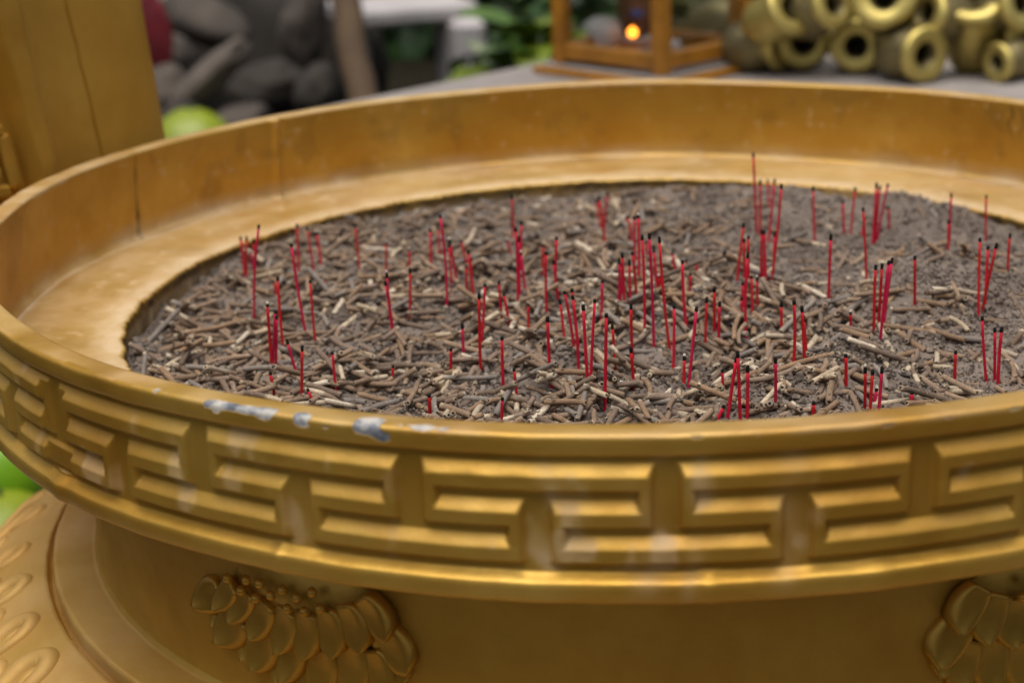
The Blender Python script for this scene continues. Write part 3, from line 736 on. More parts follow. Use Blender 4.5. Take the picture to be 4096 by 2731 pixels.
# ------------------------------------------------------------------ red sticks
STICK_PX = [
 # crop origin, scale, sticks (top x, top y, foot x, foot y, tone)
 (900, 800, 2.94, [(182,430,235,880,0),(255,425,262,915,1),(300,600,350,890,2),(335,450,365,880,0),(400,290,365,1486,2),(845,280,870,890,0),(960,300,1050,850,0),(1078,365,1130,760,0),(1530,275,1585,805,1),(778,510,968,1631,2),(1897,485,1895,960,1),(2168,570,2165,830,0),(2175,795,2165,1390,1),(1900,840,2005,1601,2),(1885,950,1960,1585,2),(620,900,690,1700,1),(572,945,590,1060,0),(1000,940,1075,1750,1),(1172,905,1172,1055,0)]),
 (900, 1200, 2.94, [(498,35,555,800,1),(592,115,558,805,2),(607,180,592,770,2),(723,455,840,845,2),(910,530,910,1200,1),(530,840,598,1165,1),(966,1035,1040,1225,0),(1198,615,1210,690,1),(1262,600,1305,970,0),(1976,760,1972,850,1)]),
 (1700, 700, 2.94, [(60,620,70,1105,0),(160,600,175,990,0),(175,465,243,1475,2),(283,750,375,1300,0),(283,795,325,1330,0),(425,765,490,1045,0),(507,880,575,1480,1),(532,965,545,1400,1),(487,1060,500,1410,1),(1020,225,1030,900,0),(965,750,1010,930,0),(1068,615,1090,1450,0),(1103,715,1118,1400,2),(1135,535,1130,1200,0),(1125,900,1172,1385,2),(1388,810,1380,1150,1),(1425,900,1440,1655,0),(1548,725,1552,1400,0),(1507,992,1562,1520,0),(1610,830,1630,935,0),(2040,250,2110,890,1),(2145,210,2100,750,0),(2010,280,2085,700,0),(706,1275,672,1850,0),(637,1390,660,2285,1),(868,1240,905,1685,0),(926,1385,990,1745,0),(2085,1230,2075,1740,2),(2283,975,2275,1465,2),(2318,912,2340,1460,1),(2315,1032,2300,1480,2),(1583,1455,1635,1945,1),(1636,1362,1735,2005,0),(1728,1330,1812,2020,1),(1734,1412,1792,2390,0),(1998,1455,1950,2430,0)]),
 (1700, 1200, 2.94, [(437,265,460,740,2),(306,560,303,890,1),(905,425,930,1015,0),(1046,795,1090,1205,1),(48,1100,60,1335,1),(912,1140,905,1385,0),(1213,40,1212,347,1),(1440,190,1480,885,0),(1859,40,1916,955,0),(2132,155,2112,1280,0),(2200,280,2230,765,1)]),
 (2400, 700, 2.94, [(320,465,380,850,0),(400,482,405,1150,2),(448,462,450,1180,0),(378,900,425,1455,1),(347,990,357,1490,0),(495,702,515,1930,0),(578,680,630,2000,2),(697,722,830,2060,1),(545,770,565,1030,0),(633,870,670,1310,0),(727,1080,712,1312,1),(690,1175,700,1310,1),(848,902,878,1190,0),(968,998,1015,1675,0),(1012,990,1015,1185,1),(1062,1145,1060,1430,0),(1130,1012,1145,1180,0),(1802,-265,1845,670,0),(1885,55,1885,700,1),(1970,50,1985,400,0),(2055,45,1975,800,0),(2135,100,2015,1215,1),(2060,655,2035,1250,0),(1908,640,1902,1245,0),(1935,650,1925,1240,0),(1926,655,1948,1225,0),(1692,560,1615,1280,1),(1695,750,1720,1420,1),(1745,712,1750,1400,1),(1742,905,1730,1825,0),(1678,1260,1668,1640,0),(1665,1435,1660,1645,0),(1780,1180,1790,1548,1),(1845,1190,1845,1572,1),(1347,1305,1345,1842,1),(1256,1430,1235,2018,1)]),
 (2400, 1200, 2.94, [(1408,12,1400,522,0),(365,30,400,725,1),(358,545,385,990,1),(872,52,855,852,0),(1136,75,1035,1050,2),(993,648,978,1088,1),(1617,595,1647,1395,0),(1606,660,1498,1395,0),(1736,765,1720,1395,0),(1440,810,1442,985,0),(1462,1230,1392,1395,0),(2062,668,2055,1260,2),(1895,880,1890,990,1),(2135,5,2140,402,1),(2281,0,2263,750,1)]),
 (3200, 650, 2.625, [(138,245,155,855,0),(445,390,460,760,0),(582,258,535,770,0),(805,210,760,860,0),(840,245,790,850,0),(925,222,815,840,2),(928,460,935,690,0),(660,470,695,1290,1),(690,570,650,765,0),(325,745,297,1452,0),(1590,320,1578,860,2),(1558,600,1535,985,1),(1955,340,1955,860,0),(2208,742,2188,1150,1),(1890,788,1878,1612,1),(1974,875,1940,1500,0),(2067,842,1912,1592,1),(795,1072,782,1784,1),(863,1048,815,1784,1),(933,1028,848,1858,2),(969,998,872,1800,2),(1205,975,1200,1540,1)]),
 (3200, 1150, 2.625, [(376,178,373,262,1),(531,248,530,452,1),(444,348,440,482,1),(18,190,45,742,1),(38,290,75,757,1),(480,695,475,1042,1),(685,820,680,1275,1),(765,858,740,1275,1),(863,825,828,1265,2),(806,1050,772,1275,2),(1176,1080,1172,1220,0),(143,1190,140,1325,1),(1633,660,1625,1022,1),(1912,298,1967,1022,0),(2045,418,2038,1017,0),(2120,410,2090,1012,0)]),
]
TONES = ['crimson', 'scarlet', 'pink']
from itertools import chain
sticks = []
SMO = HM.copy()
for ox, oy, sc, lst in STICK_PX:
    for (tx, ty, bx, by, tone) in lst:
        sticks.append((ox+tx/sc, oy+ty/sc, ox+bx/sc, oy+by/sc, TONES[tone]))
recs = []
nh = np.array([FW[0], FW[1], 0]); nh /= np.linalg.norm(nh)
for (tx, ty, bx, by, tone) in sticks:
    z = -.19
    for _ in range(12):
        P = on_z(bx, by, z); z = .5*z+.5*float(hm_at(P[0], P[1]))
    P = on_z(bx, by, z)
    if math.hypot(P[0], P[1]) > .775:
        f = .775/math.hypot(P[0], P[1]); P[0] *= f; P[1] *= f
    lean = rng.normal(0, .07)
    n = np.array([nh[0], nh[1], -lean])
    T = on_plane(tx, ty, P, n)
    recs.append(dict(P=P, T=T, tone=tone, u=bx, v=by, tu=tx, tv=ty))
SXB = [(0, 'far left'), (1300, 'left'), (1900, 'centre left'), (2350, 'centre'), (2750, 'centre right'), (3200, 'right'), (3620, 'far right')]
SYB = [(0, 'far back'), (990, 'back'), (1190, 'middle'), (1370, 'front'), (1520, 'very front')]
cells = {}
for R_ in recs:
    R_['cell'] = ([n for t, n in SYB if R_['v'] >= t][-1], [n for t, n in SXB if R_['u'] >= t][-1]); cells.setdefault(R_['cell'], []).append(R_)
for c, rs in cells.items():
    rs.sort(key=lambda r: r['tu'])
    for k, R_ in enumerate(rs):
        hp = R_['v']-R_['tv']; dx = (R_['tu']-R_['u'])/max(hp, 1)
        ht = 'tall' if hp > 270 else ('stubby' if hp < 90 else ('short' if hp < 150 else 'mid-height'))
        ln = 'leaning left' if dx < -.05 else ('leaning right' if dx > .05 else 'upright')
        where = 'alone in the' if len(rs) == 1 else f"{'first' if k == 0 else ORD[k]} from left in"
        R_['lab'] = f"{ht} {R_['tone']} incense stick {ln}, {where} {c[0]} {c[1]} ash" if len(rs) > 1 else f"{ht} {R_['tone']} incense stick {ln}, {where} {c[0]} {c[1]} ash"
for R_ in recs:
    P, T = R_['P'], R_['T']; d = T-P; ln = np.linalg.norm(d); d /= ln
    rad = float(rng.uniform(.0019, .0023))
    root = P-d*.03; sides = 7
    side = np.cross(d, [0, 1, 0]); side /= np.linalg.norm(side); bw = .005*ln*rng.normal(0, 2.5)
    tipl = float(rng.uniform(.0045, .010)) if ln > .05 else .0045
    tot = ln+.03
    def pt(s): f = s/tot; return root+d*s+side*(bw*4*f*(1-f))
    ss = np.linspace(0, tot-tipl, 9)
    mb = MB(); mb.tube([pt(s)-P for s in ss], [rad*(1.06-.1*s/tot) for s in ss], sides)
    o = mb.build('incense_stick', REDS[R_['tone']], None, True); o.location = Vector(P)*K
    tag(o, R_['lab'], 'incense stick', 'red incense sticks standing in the ash')
    white = rng.random() < .16
    ss = np.array([tot-tipl*1.02, tot-tipl*.6, tot-tipl*.2, tot-tipl*.05, tot])
    mb = MB(); mb.tube([pt(s)-P for s in ss], [rad*1.02, rad*1.1*rng.uniform(.95, 1.15), rad*1.05, rad*.85, rad*.45], sides)
    c = mb.build('charred_tip', CHAR, o, True)
    if white:
        q = pt(tot); mb = MB(); mb.tube([pt(tot-tipl*.12)-P, q-P, q-P+d*.0022], [rad*1.12, rad*1.0, rad*.5], sides); mb.build('ash_cap', CHARW, c, True)
# a white scrap among the stubs
P = on_z(2490, 1566, -.185); P[2] = float(hm_at(P[0], P[1]))+.002
V = []; 
for i in range(7):
    for k in range(9):
        a, b = PI*i/6, 2*PI*k/9; r = .0055*(1+.5*vnoise(i*.9, k*1.1, 3.0)); V.append((r*math.sin(a)*math.cos(b)*.8, r*math.sin(a)*math.sin(b), r*1.5*math.cos(a)))
o = mesh_obj('paper_scrap', V, grid_faces(7, 9, True), simple('white_paper', (.8, .8, .82), .7), loc=P); tag(o, 'tiny crumpled white scrap between brown stubs near the front', 'paper scrap')

exec_bg = True
# ------------------------------------------------------------------ setting and things behind
GZ = -1.6
TZ = -.28
def soil_mat(name, c, sc=5): return simple(name, c, 1, 0, .45, sc, .4, .01, 0.0)
o = mesh_obj('ground', [(-90, -60, GZ), (90, -60, GZ), (90, 120, GZ), (-90, 120, GZ)], [(0, 1, 2, 3)], soil_mat('dark_soil', (.018, .016, .011)))  # very dark brown over the whole ground
tag(o, None, None, None, 'structure')

V = [(3.0*math.cos(2*PI*k/64), 3.0*math.sin(2*PI*k/64), GZ+.012) for k in range(64)]
o = mesh_obj('added_bounce_disc', V, [tuple(range(64))], simple('grey_bounce', (.20, .18, .15), .9, 0, .3, 6, .3, .005, .2), None, False); tag(o, None, None, None, 'structure')  # lighter disc added round the foot to bounce light onto the underside
# stone table: its far edge runs away to the right
e0, e1 = on_z(1180, 452, TZ), on_z(2235, 236, TZ)
dr = (e1-e0)/np.linalg.norm(e1-e0); pr = np.array([dr[1], -dr[0], 0])
if pr[1] > 0: pr = -pr
o0 = e0-dr*.1; W_, D_ = 6.4, 2.4
M = np.stack([dr, -pr, [0, 0, 1.0]], 1)
far = e0+dr*3.0
TBL = empty('stone_table', (.3, 2.5, GZ))
tag(TBL, 'pale grey stone table carrying the wooden lantern and the brass jars', 'table')
def tchild(o): o.parent = TBL; o.matrix_parent_inverse = Matrix.Translation(-TBL.location*1); return o
def prism(poly, z0, z1):
    n = len(poly); mb = MB(); mb.add([(x, y, z0) for x, y in poly]+[(x, y, z1) for x, y in poly], [list(range(n))[::-1], list(range(n, 2*n))]+[[k, (k+1) % n, n+(k+1) % n, n+k] for k in range(n)]); return mb
def xy(p): return (float(p[0]), float(p[1]))
nl = e0-dr*(e0[1]-1.5)/dr[1]; fl_ = e0+dr*(3.35-e0[1])/dr[1]
tchild(prism([xy(nl), (2.1, 1.5), (2.1, 3.35), xy(fl_)], TZ-.10, TZ).build('table_top', STONE, None, False))
tchild(prism([(nl[0]+.35, 1.62), (1.95, 1.62), (1.95, 3.2), (fl_[0]+.15, 3.2)], GZ+.002, TZ-.102).build('pedestal', STONE, None, False))

def frame_of(axis):
    a = axis/np.linalg.norm(axis); r = np.cross([0, 0, 1.0], a); r /= np.linalg.norm(r); return r, a, np.cross(r, a)
def lathe(profile, n=36):
    V = []
    for r, h in profile:
        for k in range(n): V.append((r*math.cos(2*PI*k/n), r*math.sin(2*PI*k/n), h))
    return np.array(V), grid_faces(len(profile), n, True)
# wooden lantern with glass sides
def lantern():
    C = on_z(2646, 342, TZ); A = on_z(2250, 290, TZ); B = on_z(2912, 262, TZ)
    w = np.linalg.norm(A-C); ux = (A-C)/w
    uy = np.array([-ux[1], ux[0], 0]); 
    if uy@(B-C) < 0: uy = -uy
    dd = max((B-C)@uy, .25)
    M = np.stack([ux, uy, [0, 0, 1.0]], 1)
    root = empty('candle_lantern', C+ux*w/2+uy*dd/2); tag(root, 'wooden framed glass candle lantern standing on the stone table', 'lantern')
    def put(o): o.parent = root; o.matrix_parent_inverse = Matrix.Translation(-root.location); return o
    def Pt(a, b, h): return C+ux*w*a+uy*dd*b+np.array([0, 0, h])
    t = .047; H = .78
    mb = MB(); mb.box(Pt(.5, .5, .011), w+.14, dd+.14, .022, M, .006); put(mb.build('base_board', WOOD, None, False)); mb = MB(); mb.box(Pt(.5, .5, .0265), w+.09, dd+.09, .007, M, .003); put(mb.build('base_plate', STONE, None, False))
    for a in (0, 1):
        for b in (0, 1): mb = MB(); mb.box(Pt(a, b, .03+H/2), t, t, H, M, .005); put(mb.build('post', WOOD, None, False))
    for b in (0, 1):
        for h in (.070, H+.03): mb = MB(); mb.box(Pt(.5, b, h), w-t, t*.8, .050, M, .005); put(mb.build('rail', WOOD, None, False))
    for a in (0, 1):
        for h in (.070, H+.03): mb = MB(); mb.box(Pt(a, .5, h), t*.8, dd-t, .050, M, .005); put(mb.build('rail', WOOD, None, False))
    mb = MB(); mb.box(Pt(.5, .5, H+.10), w+.14, dd+.14, .05, M, .01); put(mb.build('roof', WOOD, None, False))
    g, nt, b = new_mat('lantern_glass'); b.inputs['Transmission Weight'].default_value = 1; b.inputs['Roughness'].default_value = .02; b.inputs['IOR'].default_value = 1.1; b.inputs['Base Color'].default_value = (.93, .95, .93, 1)
    for bb in (0, 1): mb = MB(); mb.box(Pt(.5, bb, .11+(H-.1)/2), w-t, .006, H-.14, M); put(mb.build('glass_pane', g, None, False))
    for a in (0, 1): mb = MB(); mb.box(Pt(a, .5, .11+(H-.1)/2), .006, dd-t, H-.14, M); put(mb.build('glass_pane', g, None, False))
    # things inside
    dep = project(Pt(.5, .5, 0))[2]
    F_ = at_depth(2531, 132, dep)
    cz = F_[2]
    fl = TZ+.036
    cr, ntc, bc = new_mat('candle_flame'); bc.inputs['Base Color'].default_value = (1, .4, .05, 1); bc.inputs['Emission Color'].default_value = (1, .27, .02, 1); bc.inputs['Emission Strength'].default_value = 3.6
    V, F = lathe([(.0008, -.0145), (.010, -.010), (.0145, 0), (.0115, .009), (.005, .015), (.0006, .019)], 14)
    cup = simple('amber_glass', (.20, .085, .035), .35); 
    Vc, Fc = lathe([(.002, fl+.004-cz), (.05, fl+.004-cz), (.060, -.05), (.066, -.035), (.062, -.034), (.056, -.05), (.002, -.055)], 28)
    can = mesh_obj('candle_cup', Vc, Fc, cup, loc=F_); tag(can, 'small amber cup holding a lit candle inside the wooden lantern', 'candle')
    mesh_obj('flame', V*1.0, F, cr, can)
    Vp, Fp = lathe([(.002, .0), (.09, .0), (.13, .02), (.16, .05), (.155, .052), (.12, .026), (.002, .012)], 30)
    q = at_depth(2520, 222, dep); q[2] = fl
    o = mesh_obj('saucer', Vp, Fp, simple('white_glaze', (.5, .44, .43), .25), loc=q+uy*.0); tag(o, 'white saucer under the candle cup inside the wooden lantern', 'saucer')
    s = at_depth(2420, 140, dep+.10); r = .062
    Vs, Fs = lathe([(.001, -r), (r*.7, -r*.72), (r, 0), (r*.8, r*.6), (r*.4, r*.9), (.001, r)], 20)
    s[2] = fl+.052+r if False else s[2]
    st, _ = lathe([(.012, 0), (.012, s[2]-fl-r*.9)], 12)
    o = mesh_obj('glass_ball', Vs, Fs, simple('milky_glass', (.40, .37, .36), .3), loc=s); tag(o, 'milky round ball ornament behind the candle in the lantern', 'ornament')
    mesh_obj('stem', st-np.array([0, 0, s[2]-fl]), grid_faces(2, 12, True), WOOD, o)
    s = at_depth(2560, 60, dep+.16); hgt = .34
    Vb, Fb = lathe([(.002, fl-s[2]+.002), (.066, fl-s[2]+.002), (.066, .16), (.05, .18), (.002, .185)], 24)
    o = mesh_obj('oil_jar', Vb, Fb, simple('amber_oil', (.17, .085, .04), .3), loc=s); tag(o, 'tall amber oil jar with a blue label inside the wooden lantern', 'jar')
    Vl, Fl = lathe([(.001, -.014), (.012, -.011), (.017, 0), (.012, .011), (.001, .014)], 16); Vl = Vl*np.array([1.4, .5, 1.0])+np.array([-.010, -.066, .012])
    mesh_obj('label_band', Vl, Fl, simple('blue_label', (.06, .09, .30), .5), o)
lantern()

# brass jars heaped on the table, mouths towards the viewer
def jar(px, py, dep, dia, tilt, turn, mat, label, squash=1.0):
    P = at_depth(px, py, dep); r = dia/2
    prof = [(.0005, -1.95), (.45, -1.93), (.74, -1.85), (.90, -1.60), (.96, -1.10), (.94, -.60), (.86, -.30), (.82, -.16), (.80, -.06), (.92, .0), (1.0, .07), (1.02, .15), (1.0, .25), (.90, .33), (.72, .34), (.48, .26), (.37, .10), (.35, -.1), (.45, -.6), (.70, -1.0), (.55, -1.5), (.0005, -1.6)]
    V, F = lathe([(a*r, h*r*squash) for a, h in prof], 40)
    V = V*(1+.07*fbm(V[:, 0]*14+px, V[:, 1]*14, V[:, 2]*14+py, 2))[:, None]
    body, bf = lathe([(a*r, h*r*squash) for a, h in prof[:8]], 40)
    tow = CAM-P; tow[2] = 0; tow /= np.linalg.norm(tow)
    ca, sa = math.cos(turn), math.sin(turn)
    d = np.array([tow[0]*ca-tow[1]*sa, tow[0]*sa+tow[1]*ca, 0])*math.cos(tilt)+np.array([0, 0, math.sin(tilt)])
    rr, a_, u_ = frame_of(d)
    M = np.stack([rr, np.cross(d, rr), d], 1)
    root = empty('brass_jar', P); tag(root, label, 'brass jar', 'brass jars heaped on the stone table')
    o = mesh_obj('body', (V[:8*40])@M.T, grid_faces(8, 40, True), mat, root)
    o = mesh_obj('mouth_ring', (V[7*40:16*40])@M.T, grid_faces(9, 40, True), BRASS if mat is not BRASS else BRASS, root)
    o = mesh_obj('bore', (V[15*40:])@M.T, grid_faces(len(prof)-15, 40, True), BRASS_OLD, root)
def heap(px, py, lift, dpx, tilt, turn, mat, label, sq=1.0):
    P = on_z(px, py, TZ); 
    for _ in range(8): dep = project(P)[2]; r = 1.14*dpx*dep/(FOC*PW)/2; P = on_z(px, py, TZ+r*lift)
    jar(px, py, project(P)[2], 2*r, tilt, turn, mat, label, sq)
heap(3210, 168, 1.05, 196, .06, .30, BRASS_OLD, 'tarnished brass jar whose mouth faces the lantern side, bottom row')
heap(3428, 186, 1.05, 184, .10, -.10, BRASS_OLD, 'dull brass jar facing straight out, middle of the bottom row')
heap(3682, 218, 1.05, 196, -.02, .72, BRASS_OLD, 'brass jar turned aside with a bright lower lip, bottom row')
heap(3895, 40, 2.3, 205, 1.05, -.1, BRASS, 'bright upright brass jar with its mouth cut by the top edge', 1.25)
heap(4120, 160, 1.3, 200, .1, .35, BRASS_OLD, 'brass jar cut off by the picture edge, bottom row')
heap(3095, 180, 1.05, 190, .1, 1.15, BRASS_OLD, 'dark tarnished brass jar lying next to the lantern')
heap(3150, 45, 2.5, 190, .45, .75, BRASS, 'brass jar with a bright shoulder resting above the dark one')
heap(3320, 25, 2.7, 190, .35, .8, BRASS_OLD, 'brass jar in the upper row above the two facing mouths')
heap(3540, -5, 2.7, 215, .30, -.1, BRASS_OLD, 'brass jar with a wide dark bore in the upper row')
heap(3720, 55, 2.5, 185, .25, -.8, BRASS_OLD, 'dull brass jar behind the upright bright one')
heap(3560, 190, .95, 150, .1, 1.0, BRASS_OLD, 'dark brass jar lying deep in the gap of the bottom row')
heap(4075, 20, 2.7, 190, .3, .8, BRASS_OLD, 'brass jar in the top corner beside the upright one')
heap(3310, 90, 1.9, 160, .1, .9, BRASS_OLD, 'small dull brass jar wedged between two facing mouths')
heap(3120, 110, 1.0, 170, .1, 1.2, BRASS_OLD, 'dull brass jar in the rear row behind the dark one')
heap(3320, 112, 1.0, 170, .1, .2, BRASS_OLD, 'dull brass jar in the rear row behind two facing mouths')
heap(3540, 115, 1.0, 170, .1, -.9, BRASS_OLD, 'dull brass jar in the rear row under the wide dark bore')
heap(3790, 125, 1.0, 170, .1, .9, BRASS_OLD, 'dull brass jar in the rear row beside the upright bright one')
heap(3985, 120, 1.0, 170, .1, -.3, BRASS_OLD, 'dull brass jar in the rear row behind the upright bright one')
heap(4000, 250, 1.0, 140, -.05, -.8, BRASS_OLD, 'dark brass jar lying low under the bright upright one')

# rocks, fruit, plants
def rock(name, P, ax, rot, mat, label, cat, group=None, seed=0, rough=.17, n=40):
    V = []; m = n//2
    for i in range(m+1):
        for k in range(n):
            a, b = PI*i/m, 2*PI*k/n; d = np.array([math.sin(a)*math.cos(b), math.sin(a)*math.sin(b), math.cos(a)])
            V.append(d)
    V = np.array(V); r = 1+rough*fbm(V[:, 0]*1.4+seed, V[:, 1]*1.4, V[:, 2]*1.4+seed*.7, 4)
    V = V*r[:, None]*np.array(ax)
    R = np.array(Matrix.Rotation(rot[2], 3, 'Z') @ Matrix.Rotation(rot[1], 3, 'Y') @ Matrix.Rotation(rot[0], 3, 'X'))
    o = mesh_obj(name, V@R.T, grid_faces(m+1, n, True), mat, loc=P)
    return tag(o, label, cat, group)
ROCK = simple('grey_weathered_rock', (.062, .049, .040), .9, 0, .35, 7, .5, .006)  # rock colour darkened in place of shade from overhead
ROCK_D = simple('dark_shade_rock', (.024, .019, .014), .9, 0, .4, 7, .5, .006)  # darkest copy, shade of the gaps and hollow put into its colour
g = 'grey rocks behind the burner'
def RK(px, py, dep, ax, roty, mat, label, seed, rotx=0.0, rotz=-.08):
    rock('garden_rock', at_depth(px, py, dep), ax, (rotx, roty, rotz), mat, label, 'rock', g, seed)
ROCK_L = simple('pale_weathered_rock', (.098, .079, .065), .9, 0, .3, 9, .5, .006)  # paler copy, its colour lowered for the same shade
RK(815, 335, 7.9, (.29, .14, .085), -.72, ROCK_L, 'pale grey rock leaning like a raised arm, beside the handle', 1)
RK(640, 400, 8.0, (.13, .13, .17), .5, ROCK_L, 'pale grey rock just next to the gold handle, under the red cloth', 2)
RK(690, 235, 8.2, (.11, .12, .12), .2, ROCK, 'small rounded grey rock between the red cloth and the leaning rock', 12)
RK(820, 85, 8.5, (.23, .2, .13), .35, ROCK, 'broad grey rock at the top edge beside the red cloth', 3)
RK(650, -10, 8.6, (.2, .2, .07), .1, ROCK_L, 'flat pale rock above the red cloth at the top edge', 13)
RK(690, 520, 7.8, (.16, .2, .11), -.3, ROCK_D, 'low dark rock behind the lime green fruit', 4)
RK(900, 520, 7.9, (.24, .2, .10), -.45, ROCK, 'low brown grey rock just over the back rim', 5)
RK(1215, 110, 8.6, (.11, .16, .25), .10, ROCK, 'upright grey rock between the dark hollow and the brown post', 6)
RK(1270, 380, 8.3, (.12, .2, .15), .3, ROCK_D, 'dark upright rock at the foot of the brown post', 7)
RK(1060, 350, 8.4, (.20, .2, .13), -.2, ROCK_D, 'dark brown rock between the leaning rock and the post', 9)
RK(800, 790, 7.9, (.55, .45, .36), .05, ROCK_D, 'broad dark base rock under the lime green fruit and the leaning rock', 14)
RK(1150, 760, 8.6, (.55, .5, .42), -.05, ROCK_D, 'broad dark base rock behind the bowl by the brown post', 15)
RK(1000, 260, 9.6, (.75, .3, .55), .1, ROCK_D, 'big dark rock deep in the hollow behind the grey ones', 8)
# red cloth
o = rock('red_cloth', at_depth(612, 120, 7.9), (.085, .05, .20), (0, -.1, 0), simple('red_cloth', (.13, .002, .008), .8), 'dark red cloth hanging beside the gold handle', 'cloth', None, 11, .15)
# brown post
a, b = at_depth(1370, -40, 8.4), at_depth(1455, 440, 7.9); mb = MB()
f = np.linspace(-.2, 1.6, 12); mb.tube([a+(b-a)*q+np.array([.01*math.sin(q*9), 0, 0]) for q in f], .075, 14)
tag(mb.build('wooden_post', simple('brown_bark', (.062, .035, .015), .85, 0, .4, 10, .4, .004)), 'leaning brown wooden post between grey rocks and white bench', 'post')
# white stone bench
PALE = simple('white_marble', (.42, .39, .39), .6, 0, .15, 10, .15, .002)
BD = 8.6
a, b = at_depth(1430, 85, BD), at_depth(1900, 28, BD+.2)
BN = empty('marble_bench', ((a+b)/2*np.array([1, 1, 0])+np.array([0, 0, GZ]))); tag(BN, 'white marble bench with a dark gap under its slab', 'bench')
def bchild(o): o.parent = BN; o.matrix_parent_inverse = Matrix.Translation(-BN.location); return o
dx = b-a; dx[2] = 0; dl = np.linalg.norm(dx); dx /= dl; dy = np.array([-dx[1], dx[0], 0]); M = np.stack([dx, dy, [0, 0, 1.0]], 1)
mb = MB(); mb.box((a+b)/2*np.array([1, 1, 0])+dy*.32+np.array([0, 0, (a+b)[2]/2-.01]), dl+.05, .62, .09, M, .02); bchild(mb.build('slab', PALE, None, False))
mb = MB(); c = at_depth(1895, 250, BD+.15); zt = a[2]-.03; mb.box(np.array([c[0], c[1], (zt+GZ)/2])+dy*.2, .17, .40, zt-GZ-.002, M, .03); bchild(mb.build('leg', PALE, None, False))
c = at_depth(1480, 250, BD+.5); mb = MB(); mb.box(np.array([c[0], c[1], (zt+GZ)/2])+dy*.3, .14, .2, zt-GZ-.002, M, .03); bchild(mb.build('leg', PALE, None, False))

# leaves
def leaf_mat(name, c, tr=.15):
    m, nt, b = new_mat(name); f = noise(nt, 14, 3)
    L(nt, ramp(nt, f, [(.3, tuple(x*.7 for x in c)), (.7, tuple(x*1.3 for x in c))]), b.inputs['Base Color']); b.inputs['Roughness'].default_value = .4
    b.inputs['Subsurface Weight'].default_value = 0
    return m
LEAF_L = leaf_mat('yellow_green_leaf', (.12, .165, .007)); LEAF_D = leaf_mat('deep_green_leaf', (.018, .045, .008)); LEAF_M = leaf_mat('mid_green_leaf', (.055, .11, .014)); LEAF_P = leaf_mat('pale_green_leaf', (.22, .26, .13))
def leaf_geo(Lf, Wf):
    V = []; nu, nv = 7, 5
    for i in range(nu):
        f = i/(nu-1); w = Wf*math.sin(PI*(f*.94+.03))**.8
        for j in range(nv):
            q = j/(nv-1)*2-1; V.append((q*w/2, Lf*f, .18*Lf*f*(1-f)*2-.10*Lf*f*f+.06*Wf*abs(q)))
    return np.array(V), grid_faces(nu, nv)
def plant(name, P, rad, hgt, nleaf, mats, label, cat, Lf=.2, Wf=.1, seed=0, group=None):
    r = np.random.default_rng(seed)
    root = empty(name, P); tag(root, label, cat, group)
    mb = MB(); 
    for k in range(5):
        a = r.random()*2*PI; mb.tube([np.array([0, 0, 0]), np.array([math.cos(a)*rad*.3, math.sin(a)*rad*.3, hgt*.5]), np.array([math.cos(a)*rad*.6, math.sin(a)*rad*.6, hgt*.9])], [.02, .014, .006], 6)
    st = mb.build('stem', LEAF_D, root)
    for mi, mt in enumerate(mats):
        Vs, Fs, off = [], [], 0
        for k in range(nleaf//len(mats)):
            V, F = leaf_geo(Lf*r.uniform(.6, 1.3), Wf*r.uniform(.7, 1.3))
            q = r.normal(0, 1, 3); q /= np.linalg.norm(q); rr = r.random()**.4
            c = np.array([q[0]*rad*rr, q[1]*rad*rr, hgt*(.55+.45*q[2]*rr)])
            R = np.array(Matrix.Rotation(r.random()*2*PI, 3, 'Z') @ Matrix.Rotation(r.uniform(-.9, .6), 3, 'X') @ Matrix.Rotation(r.uniform(-.5, .5), 3, 'Y'))
            Vs.append(V@R.T+c); Fs.append(F+off); off += len(V)
        mesh_obj('foliage', np.concatenate(Vs), np.concatenate(Fs), mt, root)
def ground_below(px, py, dep): p = at_depth(px, py, dep); return np.array([p[0], p[1], GZ]), p[2]-GZ
P, h = ground_below(2130, 60, 7.4); plant('garden_shrub', P, .20, h*1.05, 150, [LEAF_L, LEAF_M], 'yellow green leafy shrub between white bench and wooden lantern', 'shrub', .30, .17, 3, 'shrubs behind the table')
P, h = ground_below(2190, 180, 7.9); plant('garden_shrub', P, .25, h*1.0, 110, [LEAF_D, LEAF_M], 'deep green shrub just next to the lantern post', 'shrub', .26, .12, 4, 'shrubs behind the table')
P, h = ground_below(1720, 330, 7.6); plant('low_plant', P, .17, h*1.0, 34, [LEAF_L, LEAF_M], 'low olive green plant in the dark gap under the bench', 'plant', .28, .19, 5)
P, h = ground_below(1930, 140, 7.6); plant('variegated_plant', P, .14, h*1.0, 46, [LEAF_P, LEAF_M], 'pale variegated plant in front of the bench leg', 'plant', .16, .12, 6)
P, h = ground_below(1130, 425, 7.4); plant('sprout', P, .05, h*1.0, 10, [LEAF_M], 'small green sprout in front of the dark low rock', 'plant', .12, .06, 7)
P, h = ground_below(2500, 30, 10.5); plant('garden_shrub', P, .8, h*1.3, 320, [LEAF_D, LEAF_M], 'dark green shrub seen through the glass lantern', 'shrub', .34, .17, 8, 'shrubs behind the table')
P, h = ground_below(3300, -40, 10.5); plant('garden_shrub', P, .9, h*1.25, 320, [LEAF_D], 'dark shrub behind the heap of brass jars', 'shrub', .34, .17, 9, 'shrubs behind the table')

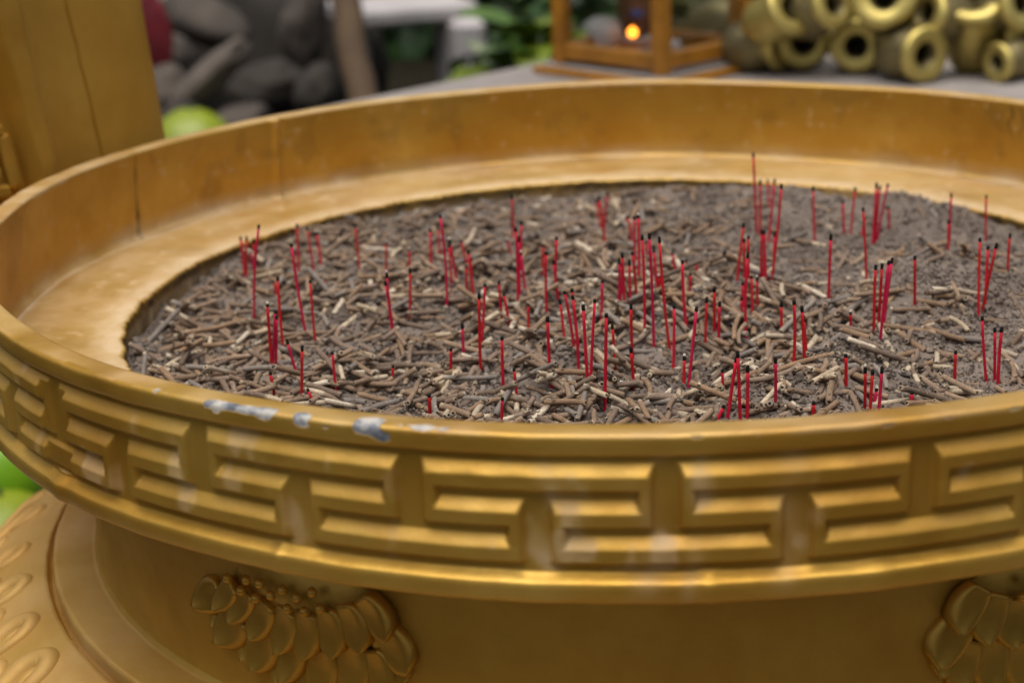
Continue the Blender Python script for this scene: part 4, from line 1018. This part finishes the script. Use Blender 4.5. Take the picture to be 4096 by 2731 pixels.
FRUIT = simple('lime_green_rind', (.20, .25, .005), .42, 0, .18, 9, .1, .002)
FRUIT2 = simple('green_rind', (.14, .30, .008), .42, 0, .22, 9, .1, .002)
g = 'round lime green fruits around the burner'
def fruit(px, py, dep, r, mat, label, seed):
    P = at_depth(px, py, dep)
    o = rock('green_fruit', P, (r, r, r*.95), (0, 0, 0), mat, label, 'fruit', g, seed, .04); 
    mb = MB(); mb.tube([np.array([0, 0, r*.92]), np.array([.004, 0, r*1.03])], [.018, .012], 8); mb.build('stalk', LEAF_D, o)
fruit(775, 605, 7.6, .20, FRUIT, 'bright lime green fruit peeping over the rim by the grey rocks', 21)
fruit(40, 1860, 4.9, .155, FRUIT2, 'darker green fruit tucked under the rim above the lower one', 22)
fruit(20, 2195, 4.7, .175, FRUIT, 'bright lime green fruit at the side of the gold shoulder', 23)
fruit(-160, 1990, 5.2, .18, FRUIT2, 'green fruit behind the two beside the burner', 24)

# hedge closing the garden
def hedge():
    r = np.random.default_rng(5); Vs, Fs, off = [], [], 0
    for k in range(2600):
        V, F = leaf_geo(.5*r.uniform(.6, 1.3), .3*r.uniform(.7, 1.3))
        c = np.array([r.uniform(-9, 9), 12.2+r.normal(0, .35), GZ+r.uniform(0, 3.4)])
        R = np.array(Matrix.Rotation(r.random()*2*PI, 3, 'Z') @ Matrix.Rotation(r.uniform(-1.4, -.2), 3, 'X'))
        Vs.append(V@R.T+c); Fs.append(F+off); off += len(V)
    o = empty('clipped_hedge', (0, 12.2, GZ)); tag(o, 'dark green hedge closing the garden behind everything', 'hedge')
    f = mesh_obj('foliage', np.concatenate(Vs)-np.array([0, 12.2, GZ]), np.concatenate(Fs), LEAF_D, o)
    mb = MB(); mb.box((0, .75, 1.6), 18.4, .5, 3.2, None, .1); mb.build('core', simple('dark_twigs', (.012, .014, .008), .9), o, False)
hedge()

# ------------------------------------------------------------------ light
w = bpy.data.worlds.new('World'); scene.world = w; w.use_nodes = True; nt = w.node_tree
sky = nt.nodes.new('ShaderNodeTexSky'); sky.sky_type = 'NISHITA'; sky.sun_disc = False
EL, AZ = math.radians(78), math.radians(195)
sky.sun_elevation = EL; sky.sun_rotation = AZ; sky.air_density = 1.0; sky.dust_density = 6.0; sky.ozone_density = .6
bg = nt.nodes['Background']; bg.inputs['Strength'].default_value = .05
hs = nt.nodes.new('ShaderNodeHueSaturation'); hs.inputs['Saturation'].default_value = .35
L(nt, sky.outputs[0], hs.inputs['Color']); L(nt, hs.outputs[0], bg.inputs['Color'])
sd = bpy.data.lights.new('sun', 'SUN'); sd.energy = 1.5; sd.angle = math.radians(60); sd.color = (1, .95, .87)
so = bpy.data.objects.new('sun', sd); COL.objects.link(so)
dirv = Vector((math.sin(AZ)*math.cos(EL), math.cos(AZ)*math.cos(EL), math.sin(EL)))
so.rotation_euler = dirv.to_track_quat('Z', 'Y').to_euler(); so.location = dirv*5

# ------------------------------------------------------------------ camera
cd = bpy.data.cameras.new('camera'); co = bpy.data.objects.new('camera', cd); COL.objects.link(co); scene.camera = co
cd.sensor_fit = 'HORIZONTAL'; cd.sensor_width = 36; cd.lens = FOC*36; cd.clip_start = .02; cd.clip_end = 200
Mc = Matrix(((RT[0], UP[0], -FW[0]), (RT[1], UP[1], -FW[1]), (RT[2], UP[2], -FW[2])))
co.matrix_world = Matrix.Translation(Vector(CAM)*K) @ Mc.to_4x4()
cd.dof.use_dof = True; cd.dof.focus_distance = 2.10*K; cd.dof.aperture_fstop = 8.0; cd.dof.aperture_blades = 0
vs = scene.view_settings; vs.view_transform = 'Standard'; vs.look = 'None'; vs.gamma = 1; vs.use_curve_mapping = False
vs.exposure = .95
scene.cycles.use_denoising = True
scene.cycles.max_bounces = 8; scene.cycles.glossy_bounces = 4; scene.cycles.transmission_bounces = 8
